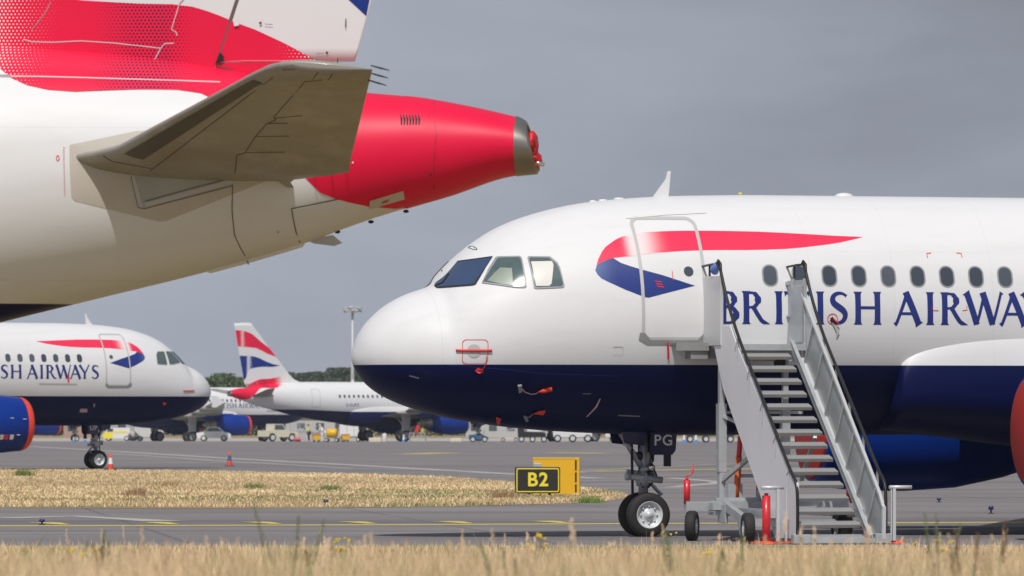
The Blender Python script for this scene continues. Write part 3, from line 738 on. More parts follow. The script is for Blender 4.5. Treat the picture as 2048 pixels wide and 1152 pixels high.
            if detail and k == 1:
                bl = [P(*q) for q in [(975, 562), (990, 546), (1001, 536), (1024, 537), (1026, 571), (1004, 569)]]
                part('seat_back', 'sb%d' % sg, lambda: patch([bl], sg, .017, .03, .05), M['seat'], gl)
        nwin = 30
        for i in range(nwin):
            x = WIN_X0+i*.5335
            if 12.9 < x < 14.6 and i in (12, 14): continue
            wn = part('cabin_window', 'win%d%d' % (i, sg), lambda: patch([rrect(x-.115, x+.115, WIN_Z-.165, WIN_Z+.165, .11, 6)], sg, .006, .07, .3), M['glass'], root)
            if detail: part('window_surround', 'ws%d%d' % (i, sg), lambda: patch([rrect(x-.142, x+.142, WIN_Z-.19, WIN_Z+.19, .135, 6)], sg, .0045, .07, .3), M['seal'], wn)
        # rear door seam and pitot/static plates
        part('rear_door', 'rd%d' % sg, lambda: patch([rrect(LEN-9.35, LEN-8.45, 3.42, 5.2, .1, 4)], sg, .004, .09, .4, holes=[[rrect(LEN-9.32, LEN-8.48, 3.45, 5.17, .08, 4)]]), M['seal'], root)
        part('static_port_cover', 'sp%d' % sg, lambda: bb(lambda b: static_bar(b, sg)), M['tape'], root)
    # aerials on the crown
    xa = F1.px(1320, 394, 0)[0]
    part('blade_aerial', 'ant', lambda: bb(lambda b: b.prism([(xa-.14, ZT-.06), (xa+.10, ZT+.26), (xa+.135, ZT+.40), (xa+.19, ZT+.40), (xa+.15, ZT-.06)], -.018, .018)), M['white'], root)
    part('blade_aerial', 'ant2', lambda: bb(lambda b: b.prism([(19.6, ZT-.05), (19.8, ZT+.28), (19.98, ZT+.30), (19.98, ZT-.05)], -.018, .018)), M['white'], root)
    if dxw:
        for o in kids(root):
            if o.name.split('.')[0] in ('belly_fairing', 'wing', 'engine', 'main_gear'): o.location.x += dxw
    if reg:
        for sg in (-1, 1):
            me = text_mesh(reg, .42, 0, 1.05); xr = LEN-12.9
            for v in me.vertices:
                x = xr-sg*v.co.x; z = 3.62+v.co.y; y, n_ = hull_n(x, z, sg); v.co = Vector((x, sg*y, z))+n_*.01
            link('registration', me, M['letter'], root)
    return root
def static_bar(b, sg):
    x0, z0 = P(948, 701)
    y, n_ = hull_n(x0, z0, sg)
    a = P(912, 700)[0], P(984, 702)[0]
    pts = [Vector((x, sg*hw(x, z0), z0)) + hull_n(x, z0, sg)[1]*.02 for x in np.linspace(a[0], a[1], 8)]
    b.tube(pts, .020, 8)
def apu(b):
    xs = np.linspace(CONE_X, LEN, 16); n = 48; vs = []
    for x in list(xs)+[LEN+.005]:
        T_, B_, W_ = TBW(min(x, LEN)); k = 1.0 if x < LEN else .93; zc = (T_+B_)/2; sl = .22*(x-xs[0])/(LEN-xs[0])
        if x == xs[0] or x < LEN: T_ += .012; B_ -= .012; W_ += .012
        vs += [(float(x)+.02-sl*(T_-B_)/2*math.cos(2*math.pi*j/n), W_*k*math.sin(2*math.pi*j/n), zc+(T_-B_)/2*k*math.cos(2*math.pi*j/n)) for j in range(n)]
    for x, k in ((LEN-.12, .86), (LEN-.16, .02)):
        T_, B_, W_ = TBW(LEN); zc = (T_+B_)/2
        vs += [(float(x)-.22*(T_-B_)/2*k*math.cos(2*math.pi*j/n), W_*k*math.sin(2*math.pi*j/n), zc+(T_-B_)/2*k*math.cos(2*math.pi*j/n)) for j in range(n)]
    m_ = len(xs)+3
    b.add(vs, [(i*n+j, i*n+(j+1) % n, (i+1)*n+(j+1) % n, (i+1)*n+j) for i in range(m_-1) for j in range(n)], True)
def stab_z(e, y): return 4.5+.16*(abs(y)-1.1)+.08*(e-2.8)-(.06 if e < 2.4 and abs(y) < 2 else 0)
SLE = lambda y: np.interp(y, [.5, .95, 1.3, 1.7, 5.7, 6.05, 6.2], [5.0, 4.55, 4.22, 3.92, 2.02, 1.82, 1.62])
STE = lambda y: np.interp(y, [.5, 1.05, 1.65, 6.2], [2.3, 2.3, 1.64, .90])
THS = lambda y: .11+.06*min(1, max(0, (y-5.3)/.6))
def stab(root, sg):
    def mk():
        m = MB(); vs = []; nx = 20; k = 2*nx; ys = [.5, .8, .95, 1.1, 1.3, 1.5, 1.7, 2.2, 3, 4, 5, 5.6, 5.9, 6.08, 6.17, 6.2]
        us = (1-np.cos(np.linspace(0, math.pi, nx)))/2
        for y in ys:
            a, b_ = float(SLE(y)), float(STE(y)); ch = a-b_; th = THS(y)
            up, lo = [], []
            for u in us:
                e = a-ch*u; zc = stab_z(e, y); h = naca(u, th)*ch*(.35 if y >= 6.19 else 1)
                up.append((LEN-e, sg*y, zc+h*.8)); lo.append((LEN-e, sg*y, zc-h))
            vs += up+lo[::-1]
        n = len(ys); m.add(vs, [(i*k+j, i*k+(j+1) % k, (i+1)*k+(j+1) % k, (i+1)*k+j) for i in range(n-1) for j in range(k)], True)
        for r in (0, n-1):
            for j in range(nx-1): m.f.append((r*k+j, r*k+j+1, r*k+k-2-j, r*k+k-1-j)); m.sm.append(False)
        return m.mesh('tailplane')
    o = part('tailplane', 'stab%d' % sg, mk, M['stab'], root)
    return o
def stab_col(t, co, p):
    x, y, z = t.sep(co)
    n = t.noise(t.mapping(co, (1, 1, 1)), 1.1, 5, .6); n2 = t.noise(t.mapping(co, (1, .5, 1)), 3, 4, .6)
    c = t.mix(t.smooth(n, .40, .72), (.285, .272, .25), (.245, .215, .16))
    c = t.mix(t.m('MULTIPLY', t.smooth(n2, .5, .75), .35), c, (.5, .46, .4))
    return c
M['stab'] = mat('tailplane_paint', (.3, .28, .25), .45, coat=.1, fn=stab_col)
# ------------------------------------------------------------------ the airliners
A1 = airliner(F1, 'biggest airliner on the right, white over navy, nose pointing left behind the boarding stairs', 'PG', redcover='disc', detail=True)
A5 = airliner(F5, 'nearest airliner at top left, seen only as its big red and white tail', None, redcover='disc')
F2 = Frame.from_point(416, 238.4, 0, 0, 211)
A2 = airliner(F2, 'airliner at the left edge facing right, red cover ring on its big blue engine', 'UP', redcover='ring', dxw=1.14)
F3 = Frame.from_point(458, 570, LEN, 0, 211, -.2)
A3 = airliner(F3, 'distant airliner whose whole red, white and blue tail fin stands against the sky', None, redcover='lip', reg='G-EUPZ')
F4 = Frame.from_point(608, 636, 0, 0, 211, -.45)
A4 = airliner(F4, 'distant airliner under the red tail cone, its blue engine with a red cover', None, redcover='ring')
A6 = copy_tree(A4); f_ = Frame.from_point(236, 625, 0, 0, 211, -.4); A6.location = (f_.o[0], f_.o[1], -.4)
A6['label'] = 'airliner hidden behind the left one, only engine and nose wheel showing beneath its belly'
A7 = copy_tree(A3); f_ = Frame.from_point(1408, 610, 0, 0, 211, -.35); A7.location = (f_.o[0], f_.o[1], -.35)
A7['label'] = 'airliner hidden behind the biggest one, only its dark main wheels showing beneath the belly'

# ---- near tail: marks, seams and fittings
S5 = lambda px, py: F5.side(px, py, -1)
def line5(name, pts, wd, m_, parent=A5, surf=None, off=.006):
    q = [(Q5 if surf else S5)(*p_) for p_ in pts]
    return link(name, patch([thickline(q, wd)], -1, off, .15, .4, surf=surf), m_, parent)
M['redline'] = mat('dark_red_seam', (.16, .02, .03), .5)
M['plate'] = mat('bare_wear_plate', (.50, .46, .40), .42, var=.14, vscale=2.5)
link('wear_plate', patch([[S5(*q) for q in [(139, 290), (139, 330), (143, 395), (150, 402), (318, 443), (332, 442), (572, 347), (580, 300), (500, 270), (420, 262), (330, 258), (273, 262)]]], -1, .003, .08, .3), M['plate'], A5)
sp_ = link('trailing_seal_plate', patch([[S5(*q) for q in [(262, 353), (276, 414), (288, 417), (296, 414), (466, 371), (470, 352), (455, 346)]]], -1, .006, .08, .3), mat('seal_plate', (.36, .37, .36), .5, var=.2, vscale=4), A5)
line5('seal_strip', [(264, 354), (282, 415)], .05, M['frame'], sp_, off=.010); line5('seal_strip', [(290, 410), (466, 362)], .045, M['frame'], sp_, off=.010)
line5('seal_edge', [(290, 402), (380, 377), (466, 355)], .006, M['line'], sp_, off=.012); line5('seal_edge', [(262, 353), (276, 414), (288, 417), (466, 371)], .006, M['line'], sp_, off=.012)
for pts in ([(466, 352), (464, 420), (469, 470), (490, 511)], [(583, 417), (590, 455), (600, 485)], [(583, 417), (676, 398)]):
    line5('panel_seam', pts, .0085, M['line'])
line5('panel_seam', [(861, 345), (868, 375), (873, 398)], .010, M['redline'], off=.014); line5('panel_seam', [(868, 205), (872, 270), (868, 345)], .006, M['redline'], off=.014)
line5('panel_seam', [(0, 153), (80, 154), (160, 156), (290, 160), (440, 165)], .014, M['pale_line'], off=.008)
line5('panel_seam', [(-60, 150), (22, 152)], .012, M['seal'], off=.010)
for pts in ([(370, -12), (356, 5), (340, 57), (349, 63), (351, 70)], [(345, 85), (326, 86), (318, 96), (300, 130)], [(300, 135), (296, 136), (296, 158)], [(45, 78), (62, 83), (105, 84), (160, 81), (225, 85), (318, 95)]):
    line5('panel_seam', pts, .012, M['pale_line'], surf=fin_surf, off=.010)
line5('panel_seam', [(100, 3), (88, 25), (70, 50), (62, 58)], .008, M['seal'], surf=fin_surf, off=.010)
link('rudder_gap', patch([[Q5(*q) for q in [(427, 127), (437, 103), (445, 112), (443, 120), (436, 124)]]], -1, .03, .2, .2, surf=fin_surf), M['black'], A5)
hg = [(HINGE(z)+.006, z) for z in np.linspace(5.63, 11.6, 20)]
link('hinge_gap', patch([thickline(hg, .034)], -1, .004, .3, .4, surf=fin_surf), mat('hinge_shadow', (.13, .08, .08), .6), A5)
line5('panel_seam', [(428, 127), (480, 148)], .012, M['line'], surf=fin_surf, off=.02)
line5('rudder_cap', [(468, 40), (470, 50)], .05, M['white'], surf=fin_surf, off=.03)
for px, py in ((517, 44), (649, 103)):
    link('access_mark', patch([circ(*Q5(px, py), .014, 10)], -1, .02, .2, .2, surf=fin_surf), M['line'], A5)
    line5('stencil_mark', [(px+8, py+2), (px+24, py+3)] if px < 600 else [(px-22, py+2), (px-6, py+1)], .008, M['seal'], surf=fin_surf, off=.02)
line5('stencil_mark', [(687, 34), (686, 52)], .010, M['line'], surf=fin_surf, off=.02)
for i in range(7):
    x = 800.5+i*5.9
    line5('louvre', [(x, 231), (x+2.5, 239), (x+2, 250)], [.006, .018, .012], M['black'], off=.016)
link('data_plate', patch([[S5(*q) for q in [(739, 400), (738, 416), (745, 415), (809, 396), (806, 380)]]], -1, .016, .1, .3), M['plate'], A5)
for q in ([(763, 404), (776, 400)], [(765, 401), (778, 397)]): line5('data_print', q, .008, M['tape'], off=.020)
line5('fastener', [(704, 325), (707, 325)], .018, M['conew'], off=.01); line5('fastener', [(555, 463), (557, 463)], .014, M['line'], off=.01)
for i in range(18): line5('scale_mark', [(125.5+i*.15, 295+i*5.5), (129+i*.1, 296+i*5.5)] if i else [(126, 295), (130, 296)], .006, M['tape'], off=.008)
link('scale_letter', patch([circ(*S5(115.5, 316), .017, 12, .028)], -1, .008, holes=[[circ(*S5(115.5, 316), .010, 12, .021)[::-1]]]), M['tape'], A5)
c5 = lambda px, py: F5.px(px, py, 0)
sk = MB(); sk.prism([c5(*q) for q in [(412, 543), (420, 546), (492, 527), (560, 507), (603, 494), (608, 488), (600, 484), (470, 515)]], -.07, .07); sk.build('tail_bumper', M['white_old'], A5)
line5('bumper_seam', [(492, 512), (494, 524)], .012, M['line'], off=.05)
ba = MB(); ba.prism([c5(*q) for q in [(612, 480), (628, 487), (668, 492), (684, 486), (666, 470)]], -.02, .02); ba.build('blade_aerial', M['frame'], A5)
for q in ((601, 489), (675, 466), (742, 446), (812, 425)):
    x, z = c5(*q); dm = MB(); dm.ell((x, 0, z+.012), (.03, .02, .018), 8, 6); dm.build('drain_mast', M['dark'], A5)
# lines on the underside of the tailplane
TP5 = [o for o in kids(A5) if o.name.startswith('tailplane')]
TPs = [o for o in TP5 if min(v.co.y for v in o.data.vertices) < -3][0]
def stabpt(px, py, off=.004):
    lo, hi = -6.19, -.5
    def g(y):
        x, z = F5.px(px, py, y); e = LEN-x; a, b_ = float(SLE(-y)), float(STE(-y)); ch = a-b_; u = min(max((a-e)/ch, 0), 1)
        return z-(stab_z(e, y)-naca(u, THS(-y))*ch), x, z
    f0 = g(lo)[0]
    for _ in range(50):
        mid = (lo+hi)/2; v = g(mid)[0]
        if (v > 0) == (f0 > 0): lo = mid
        else: hi = mid
    _, x, z = g(lo); return Vector((x, lo, z-off))
def stabline(name, pts, r, m_):
    fine = []
    for a, b_ in zip(pts[:-1], pts[1:]):
        for k in range(6): fine.append((a[0]+(b_[0]-a[0])*k/6, a[1]+(b_[1]-a[1])*k/6))
    fine.append(pts[-1]); b = MB()
    q = [stabpt(*p_, off=0.0) for p_ in fine]; b.tube(q, r, 5, cap=False); return b.build(name, m_, TPs)
for pts in ([(566, 139), (420, 250), (355, 300), (300, 342)], [(206, 312), (226, 323), (303, 337)], [(566, 139), (640, 138), (672, 133)], [(640, 139), (626, 158)], [(610, 163), (548, 234), (551, 240), (534, 247), (511, 273), (490, 306), (474, 310), (470, 345)],
            [(610, 163), (645, 160)], [(551, 236), (605, 231)], [(534, 247), (575, 246)], [(511, 273), (578, 272)], [(493, 305), (570, 304)], [(676, 116), (674, 133), (657, 160)]):
    stabline('panel_seam', pts, .0055, M['line'])
M['le'] = mat('de_icing_boot', (.075, .062, .055), .5, var=.15, vscale=2)
bt_ = MB(); us_ = np.linspace(0, .11, 5); rows = []
for y in np.linspace(1.75, 5.55, 16):
    a, b_ = float(SLE(y)), float(STE(y)); ch = a-b_
    rows.append([Vector((LEN-(a-ch*u), -y, stab_z(a-ch*u, y)-naca(u, THS(y))*ch-.006)) for u in us_[1:]])
nr = len(rows[0]); bt_.add([v for r_ in rows for v in r_], [(i*nr+j, i*nr+j+1, (i+1)*nr+j+1, (i+1)*nr+j) for i in range(len(rows)-1) for j in range(nr-1)], True); bt_.build('leading_edge_strip', M['le'], TPs)
for a, b_ in (((742, 131), (779, 141)), ((740, 146), (776, 156)), ((736, 160), (773, 171))):
    yy = -6.0; p0, p1 = F5.px(*a, yy), F5.px(*b_, yy); wk = MB(); wk.tube([(p0[0], yy, p0[1]), ((p0[0]+p1[0])/2, yy, (p0[1]+p1[1])/2), (p1[0], yy, p1[1])], [.006, .010, .004], 6); wk.build('static_wick', M['dark'], TPs)
# red cloth bung in the exhaust
cv = MB(); rnd = random.Random(4)
for (px, py, rx, ry, rz_) in ((1066, 292, .045, .20, .15), (1071, 322, .05, .14, .10)):
    x_, z_ = c5(px, py); n0 = len(cv.v); cv.ell((x_, -.05, z_), (rx, ry, rz_), 22, 16)
    for i in range(n0, len(cv.v)):
        v = Vector(cv.v[i]); k = 1+.28*math.sin(v.z*61+v.y*17)*math.cos(v.y*48+v.z*23)
        cv.v[i] = (x_+(v.x-x_)*k*1.2, -.05+(v.y+.05)*k, z_+(v.z-z_)*(.9+.1*k))
cv.build('exhaust_cover', M['tape'], A5)
kn = MB(); kn.tube([(c5(1066, 325)[0], -.13, c5(1066, 325)[1]), (c5(1092, 331)[0], -.13, c5(1092, 331)[1])], [.028, .02], 10); kn.build('navigation_light', M['chrome'], A5)

# ---- near airliner on the right: marks, covers and ribbons
def on1(name, polys, m_, parent=A1, off=.008, holes=None, label=None):
    o = link(name, patch([[P(*q) for q in pl] for pl in polys], -1, off, .08, .25, holes=holes), m_, parent)
    if label: o['label'] = label
    return o
def line1(name, pts, wd, m_, parent=A1, off=.008): return link(name, patch([thickline([P(*q) for q in pts], wd)], -1, off, .1, .3), m_, parent)
sqo = rrect(*[f(P(924, 679)[i], P(975, 728)[i]) for i in (0, 1) for f in (min, max)], .07)
cxm, czm = sum(p_[0] for p_ in sqo)/len(sqo), sum(p_[1] for p_ in sqo)/len(sqo)
sqi = [(cxm+(a-cxm)*.955, czm+(b_-czm)*.955) for a, b_ in sqo][::-1]
link('static_plate_outline', patch([sqo], -1, .006, .08, .25, holes=[[sqi]]), M['tape'], A1)
link('static_plate', patch([circ(*P(948, 702), .112, 24)], -1, .007), M['frame'], A1)
line1('ribbon', [(973, 712), (972, 728), (967, 736), (960, 741)], .012, M['tape'])
def flag(pts, sag=.03, y0=None):
    """a loose ribbon flag standing a little off the hull"""
    b = MB(); q = [P(*p_) for p_ in pts]; ys = []
    vs = []
    for i, (x, z) in enumerate(q):
        y, n_ = hull_n(x, z, -1); vs.append(Vector((x, -y, z))+n_*(.015+sag*(i % 2)))
    v2 = [v+Vector((0, -.006, 0)) for v in vs]; n = len(vs)
    tri = [tuple(t_) for t_ in tessellate_polygon([[Vector((a, b_, 0)) for a, b_ in q]])]
    b.add(vs+v2, tri+[tuple(i+n for i in t_) for t_ in tri]+[(i, (i+1) % n, n+(i+1) % n, n+i) for i in range(n)])
    return b
flag([(1074, 784), (1076, 780), (1086, 777), (1094, 773), (1103, 773), (1104, 778), (1098, 783), (1086, 783)]).build('warning_flag', M['flag'], A1)
line1('flag_cord', [(1044, 776), (1050, 783), (1062, 787), (1072, 786), (1077, 782)], .014, M['pale_line'], off=.02)
link('probe_cover', patch([[P(*q) for q in [(1035, 769), (1043, 768), (1044, 780), (1037, 782)]]], -1, .01, thick=.05), M['seal'], A1)
flag([(1062, 828), (1066, 823), (1078, 821), (1090, 816), (1091, 822), (1086, 826), (1068, 827)]).build('warning_flag', M['flag'], A1)
line1('flag_cord', [(1064, 827), (1060, 832), (1050, 834)], .014, M['pale_line'], off=.02)
link('probe_cover', patch([[P(*q) for q in [(1047, 830), (1054, 831), (1057, 838), (1052, 839)]]], -1, .01, thick=.04), M['seal'], A1)
flag([(992, 832), (1003, 833), (1001, 841), (998, 847), (994, 846)]).build('warning_flag', M['flag'], A1)
line1('streamer', [(1200, 796), (1192, 812), (1173, 832)], [.02, .035, .02], M['pale_line'], off=.02)
flag([(955, 735), (966, 737), (966, 744), (957, 745), (950, 741)]).build('warning_flag', M['tape'], A1)
for pts, wd, k in (([(855, 516), (853, 507), (862, 506)], .013, 1), ([(913, 506), (922, 507), (924, 515)], .013, 1), ([(865, 612), (866, 621), (877, 621)], .013, 1), ([(925, 621), (934, 620), (933, 612)], .013, 1)):
    line1('jack_point_mark', [(a+1000, b_) for a, b_ in pts], wd, M['tape'])
cr_ = circ(*P(1665, 638), .095, 24); line_o = link('probe_ring', patch([cr_], -1, .009, holes=[[circ(*P(1665, 638), .082, 24)[::-1]]]), M['tape'], A1)
line1('probe_cover', [(1661, 635), (1668, 645), (1676, 648)], [.06, .04, .03], M['dark'], off=.04); line1('ribbon', [(1664, 636), (1677, 649)], .02, M['tape'], off=.05)
line1('streamer', [(1664, 645), (1671, 655), (1675, 664), (1672, 672)], [.02, .045, .05, .02], M['frame'], off=.03)
line1('rain_gutter', [(1252, 437), (1330, 430), (1412, 426)], .016, M['white_old'], off=.010)
line1('ribbon', [(1335, 685), (1336, 718)], .035, M['tape'], off=.02); line1('ribbon', [(1344, 542), (1346, 561)], .012, M['tape'], off=.012)
line1('belly_seam', [(890, 729), (1000, 738), (1090, 747), (1240, 752)], .008, M['letter'], off=.006)
line1('stencil_mark', [(819, 751), (838, 756)], .02, M['seal']); line1('stencil_mark', [(1165, 787), (1182, 787)], .012, M['seal']); line1('stencil_mark', [(1236, 830), (1280, 832)], .02, M['seal'])
for i in range(3): line1('door_stencil', [(1310+i*2, 563+i*5), (1323+i*2.5, 564.5+i*5)], .018, M['tape'], off=.012)
line1('hatch_outline', [(1226, 694), (1246, 694)], .010, M['seal'], off=.006); line1('hatch_outline', [(1226, 710), (1246, 710), (1246, 694)], .006, M['frame'], off=.006)
# code letter on the brow
gx, gz_ = P(947, 496)
link('brow_letter', patch([thickline([(gx+a*.04, gz_+b_*.038) for a, b_ in [(.7, .6), (.2, .95), (-.5, .8), (-.8, 0), (-.5, -.8), (.1, -.95), (.6, -.6), (.65, 0), (.1, 0)]], .009)], -1, .008), M['line'], A1)
line1('wiper', [(872, 572), (886, 566), (899, 548)], .010, M['dark'], off=.02); line1('wiper', [(876, 575), (905, 573), (942, 569)], .02, M['dark'], off=.012)
c1 = lambda px, py: F1.px(px, py, 0)
b = MB(); x, z = c1(885, 546); b.tube([(x+.08, 0, z-.06), (x-.02, 0, z+.05)], .012, 6); b.build('probe', M['dark'], A1)
for px, r, h in ((1186, .05, .025), (1206, .06, .025), (1238, .07, .03)):
    x, z = c1(px, 402); z = TBW(x)[0]; b = MB(); b.ell((x, 0, z), (r*1.4, r, h)); b.build('crown_fitting', M['white'], A1)
x = c1(1688, 391)[0]; b = MB(); b.ell((x, 0, ZT-.01), (.17, .12, .07), 20, 10); b.build('satellite_dome', M['white'], A1)
x = c1(1477, 390)[0]; b = MB(); b.ell((x, -.1, ZT+.02), (.035, .02, .02), 8, 6); b.build('crown_lamp', M['signy'], A1)
# marks on the far engine and lettering of the near engine cover
e1 = [o for o in kids(A1) if o.name.startswith('engine')]
for o in e1:
    if max(v.co.y for v in o.data.vertices) > 3:
        b = MB(); b.box(EX+1.95, EX+2.05, EY-1.155, EY-1.135, EZ+.02, EZ+.12); b.build('stencil_mark', M['frame'], o)
for px, py in ((2036, 818), (2047, 818), (2043, 880)):
    pass
en_ = [o for o in e1 if min(v.co.y for v in o.data.vertices) < -3][0]
dc = [o for o in kids(en_) if o.name.startswith('engine_cover')][0]
for i, (y_, z_, w_, h_) in enumerate(((.62, .33, .085, .14), (.50, .33, .085, .14), (.38, .33, .085, .14), (.26, .33, .085, .14), (.5, -.22, .12, .1), (.3, -.22, .12, .1))):
    b = MB(); b.box(EX-.066, EX-.0625, -EY-y_-w_/2, -EY-y_+w_/2, EZ+z_-h_/2, EZ+z_+h_/2); b.build('printed_letter', M['dark'], dc)
# markings on the left airliner's engine and hull
en2 = [o for o in kids(A2) if o.name.startswith('engine') and max(v.co.y for v in o.data.vertices) > 3][0]
for k, (q, c_) in enumerate(((1.42, 'conew'), (1.22, 'tape'), (.98, 'conew'))):
    a0 = R(-27); y, z = EY+1.125*math.cos(a0), EZ+1.125*math.sin(a0); b = MB()
    b.bar((EX+q-.08, y+.005, z), (EX+q+.08, y+.005, z), .012, .20, up=(0, .45, .9)); b.build('placard', M[c_], en2)
for x, a in ((.45, 10), (1.0, 12), (.7, -22), (2.2, 5)):
    b = MB(); b.ell((EX+x, EY+1.13*math.cos(R(a)), EZ+1.13*math.sin(R(a))), (.09, .012, .02), 10, 6); b.build('latch', M['frame'], en2)
b = MB(); b.tube([(EX+2.1+.1*math.sin(a/3), EY+1.13*math.cos(R(-18-a*5)), EZ+1.13*math.sin(R(-18-a*5))) for a in range(12)], .03, 6); b.build('blanking_strap', M['rubber'], en2)
def on2(name, poly, m_, off=.02): return link(name, patch([[F2.side(*q, 1) for q in poly]], 1, off, .1, .3), m_, A2)
on2('warning_flag', [(325, 804), (333, 805), (331, 809), (326, 810)], M['flag']); on2('warning_flag', [(160, 817), (174, 817), (174, 824), (159, 824)], M['pale_line'])
on2('streamer', [(187, 807), (189.5, 807), (188.5, 814), (187, 814)], M['pale_line']); on2('cargo_door_seam', [(78, 766), (154, 767), (154, 770), (78, 769)], M['frame'], .008)
on2('ribbon', [(134, 750), (138, 749), (138, 764), (135, 764)], M['tape'])
# ------------------------------------------------------------------ ground
def sheet(name, poly, off, m_, nx=1, ny=0):
    """a flat sheet that follows the ground, cut at the depths where the slope changes"""
    bm = bmesh.new(); f = bm.faces.new([bm.verts.new((p[0], p[1], 0)) for p in poly])
    for q in (0, 300, 570, 650, 1100):
        bmesh.ops.bisect_plane(bm, geom=bm.verts[:]+bm.edges[:]+bm.faces[:], plane_co=(0, q, 0), plane_no=(0, 1, 0))
    for v in bm.verts: v.co.z = gz(v.co.y)+off
    bmesh.ops.recalc_face_normals(bm, faces=bm.faces)
    me = bpy.data.meshes.new(name); bm.to_mesh(me); bm.free()
    if me.polygons[0].normal.z < 0: me.flip_normals()
    return tag(link(name, me, m_), kind='structure')
def gpt(px, py):
    """point of the ground under a photo pixel"""
    Y = 100.0
    for _ in range(60): Y = (CH-gz(Y))*F/(py-HY)
    return ((px-CX)*Y/F, Y)
def asphalt(t, co, p):
    a = t.noise(co, .12, 4, .6); b = t.noise(co, 25, 3, .7); c = t.noise(t.mapping(co, (.05, .9, 1)), .8, 5, .65, .3)
    d = t.noise(t.mapping(co, (.02, .25, 1)), 1.0, 3, .5)
    e = t.noise(t.mapping(co, (.006, .11, 1), (3, 0, 0)), 1.0, 4, .7, .2)
    k = t.mix(t.smooth(a, .35, .68), (.185, .168, .168), (.235, .215, .215))
    k = t.mix(t.m('MULTIPLY', t.smooth(c, .5, .7), .5), k, (.12, .112, .118))
    k = t.mix(t.m('MULTIPLY', t.smooth(d, .48, .6), .35), k, (.22, .205, .20))
    k = t.mix(t.m('MULTIPLY', t.smooth(b, .55, .8), .4), k, (.23, .22, .21))
    x_, y_, z_ = t.sep(co); jn = t.m('LESS_THAN', t.m('FRACT', t.m('DIVIDE', y_, 7.5)), .03); jx = t.m('LESS_THAN', t.m('FRACT', t.m('DIVIDE', t.m('ADD', x_, t.m('MULTIPLY', y_, .12)), 6.0)), .02)
    k = t.mix(t.m('MULTIPLY', t.m('MAXIMUM', jn, jx), .4), k, (.07, .066, .07))
    ty = t.noise(t.mapping(co, (.03, 1.6, 1), (9, 2, 0), (0, 0, .12)), 1.0, 3, .6)
    k = t.mix(t.m('MULTIPLY', t.smooth(ty, .60, .68), .5), k, (.07, .066, .07))
    k = t.mix(t.m('MULTIPLY', t.smooth(e, .52, .60), .65), k, (.105, .098, .104)); k = t.mix(t.m('MULTIPLY', t.smooth(e, .45, .38), .5), k, (.24, .225, .225))
    return k
def straw(t, co, p):
    a = t.noise(co, .35, 5, .65); b = t.noise(co, 9, 4, .7); g_ = t.noise(t.mapping(co, (.12, .5, 1)), 1.1, 4, .6, .5)
    k = t.mix(t.smooth(a, .35, .7), (.27, .195, .095), (.40, .295, .15))
    k = t.mix(t.m('MULTIPLY', t.smooth(b, .45, .75), .5), k, (.22, .16, .08))
    k = t.mix(t.m('MULTIPLY', t.smooth(g_, .50, .68), .7), k, (.16, .19, .06))
    return k
M['asphalt'] = mat('asphalt', (.1, .1, .1), .85, fn=asphalt, bump=.4, bscale=60)
M['straw'] = mat('dry_turf', (.4, .3, .15), .95, fn=straw, bump=.6, bscale=20)
M['yline'] = mat('worn_yellow_line', (.62, .50, .12), .8, var=.2, vscale=3)
M['wline'] = mat('worn_white_line', (.42, .40, .385), .8, var=.25, vscale=2)
M['patch'] = mat('tar_patch', (.075, .07, .072), .8, var=.25, vscale=1.5)
sheet('ground', [(-1500, -200), (1500, -200), (1500, 3000), (-1500, 3000)], 0, M['straw'])
sheet('apron', [(-600, 90.5), (600, 90.5), (600, 700), (-600, 700)], .004, M['asphalt'])
sheet('concrete_strip', [(-600, 595), (600, 595), (600, 760), (-600, 760)], .012, M['concrete'])
island = [gpt(*q) for q in [(-500, 1017), (0, 1016), (400, 1018), (700, 1016), (900, 1014), (1050, 1010), (1150, 1007), (1215, 1003), (1248, 997), (1256, 991), (1240, 985), (1210, 980), (1160, 975), (1100, 970), (1000, 962), (900, 955), (700, 948), (400, 942), (0, 939), (-600, 938)]]
sheet('grass_island', island, .010, M['straw'])
def gline(name, pts, wd, m_, off=.008, **k):
    q = [Vector(gpt(*p)) for p in pts]; L_ = thickline([tuple(v) for v in q], wd)
    return sheet(name, L_, off, m_)
gline('taxiway_edge_line', [(-300, 1053), (300, 1052), (1024, 1049), (1500, 1047), (2400, 1044)], .85, M['yline'])
for x in (80, 298, 503, 693, 886, 1080):
    gline('taxiway_dash', [(x, 1046.2-x*.003), (x+16, 1046.8-x*.003), (x+52, 1050.4-x*.003)], [.55, .5, .2], M['yline'], .012)
gline('shoulder_line', [(-300, 1094), (700, 1093.5), (1500, 1092), (2400, 1091)], .45, M['wline'])
gline('apron_line', [(-300, 889), (60, 893), (250, 904), (459, 917), (700, 930), (1000, 947), (1200, 957)], .8, M['wline'])
gline('apron_line', [(200, 906), (420, 921), (700, 937), (950, 943)], .45, M['wline'], .012)
gline('apron_line', [(1130, 944), (1290, 941), (1500, 938), (1900, 933)], 1.1, M['yline'])
gline('apron_line', [(1100, 962), (1440, 963), (1900, 967)], .5, M['wline'])
gline('apron_line', [(1340, 975), (1440, 966), (1420, 962), (1340, 956)], .5, M['wline'])
gline('apron_line', [(1100, 948), (1170, 945)], .8, M['wline'], .012)
for i in range(22):
    a, b = i/22, (i+.62)/22
    f_ = lambda u: (1120+u*430, 947-22*u**.75)
    gline('dashed_line', [f_(a), f_(b)], .9, M['wline'], .014)
for (x0, y0, x1, y1) in ((780, 1068, 1500, 1078), (820, 908, 1010, 909), (0, 936, 700, 940)):
    pass
gline('seam', [(0, 1037), (150, 1033), (330, 1043)], .9, M['concrete'], .010)
gline('yellow_mark', [(820, 908), (895, 906)], 2, M['yline'])
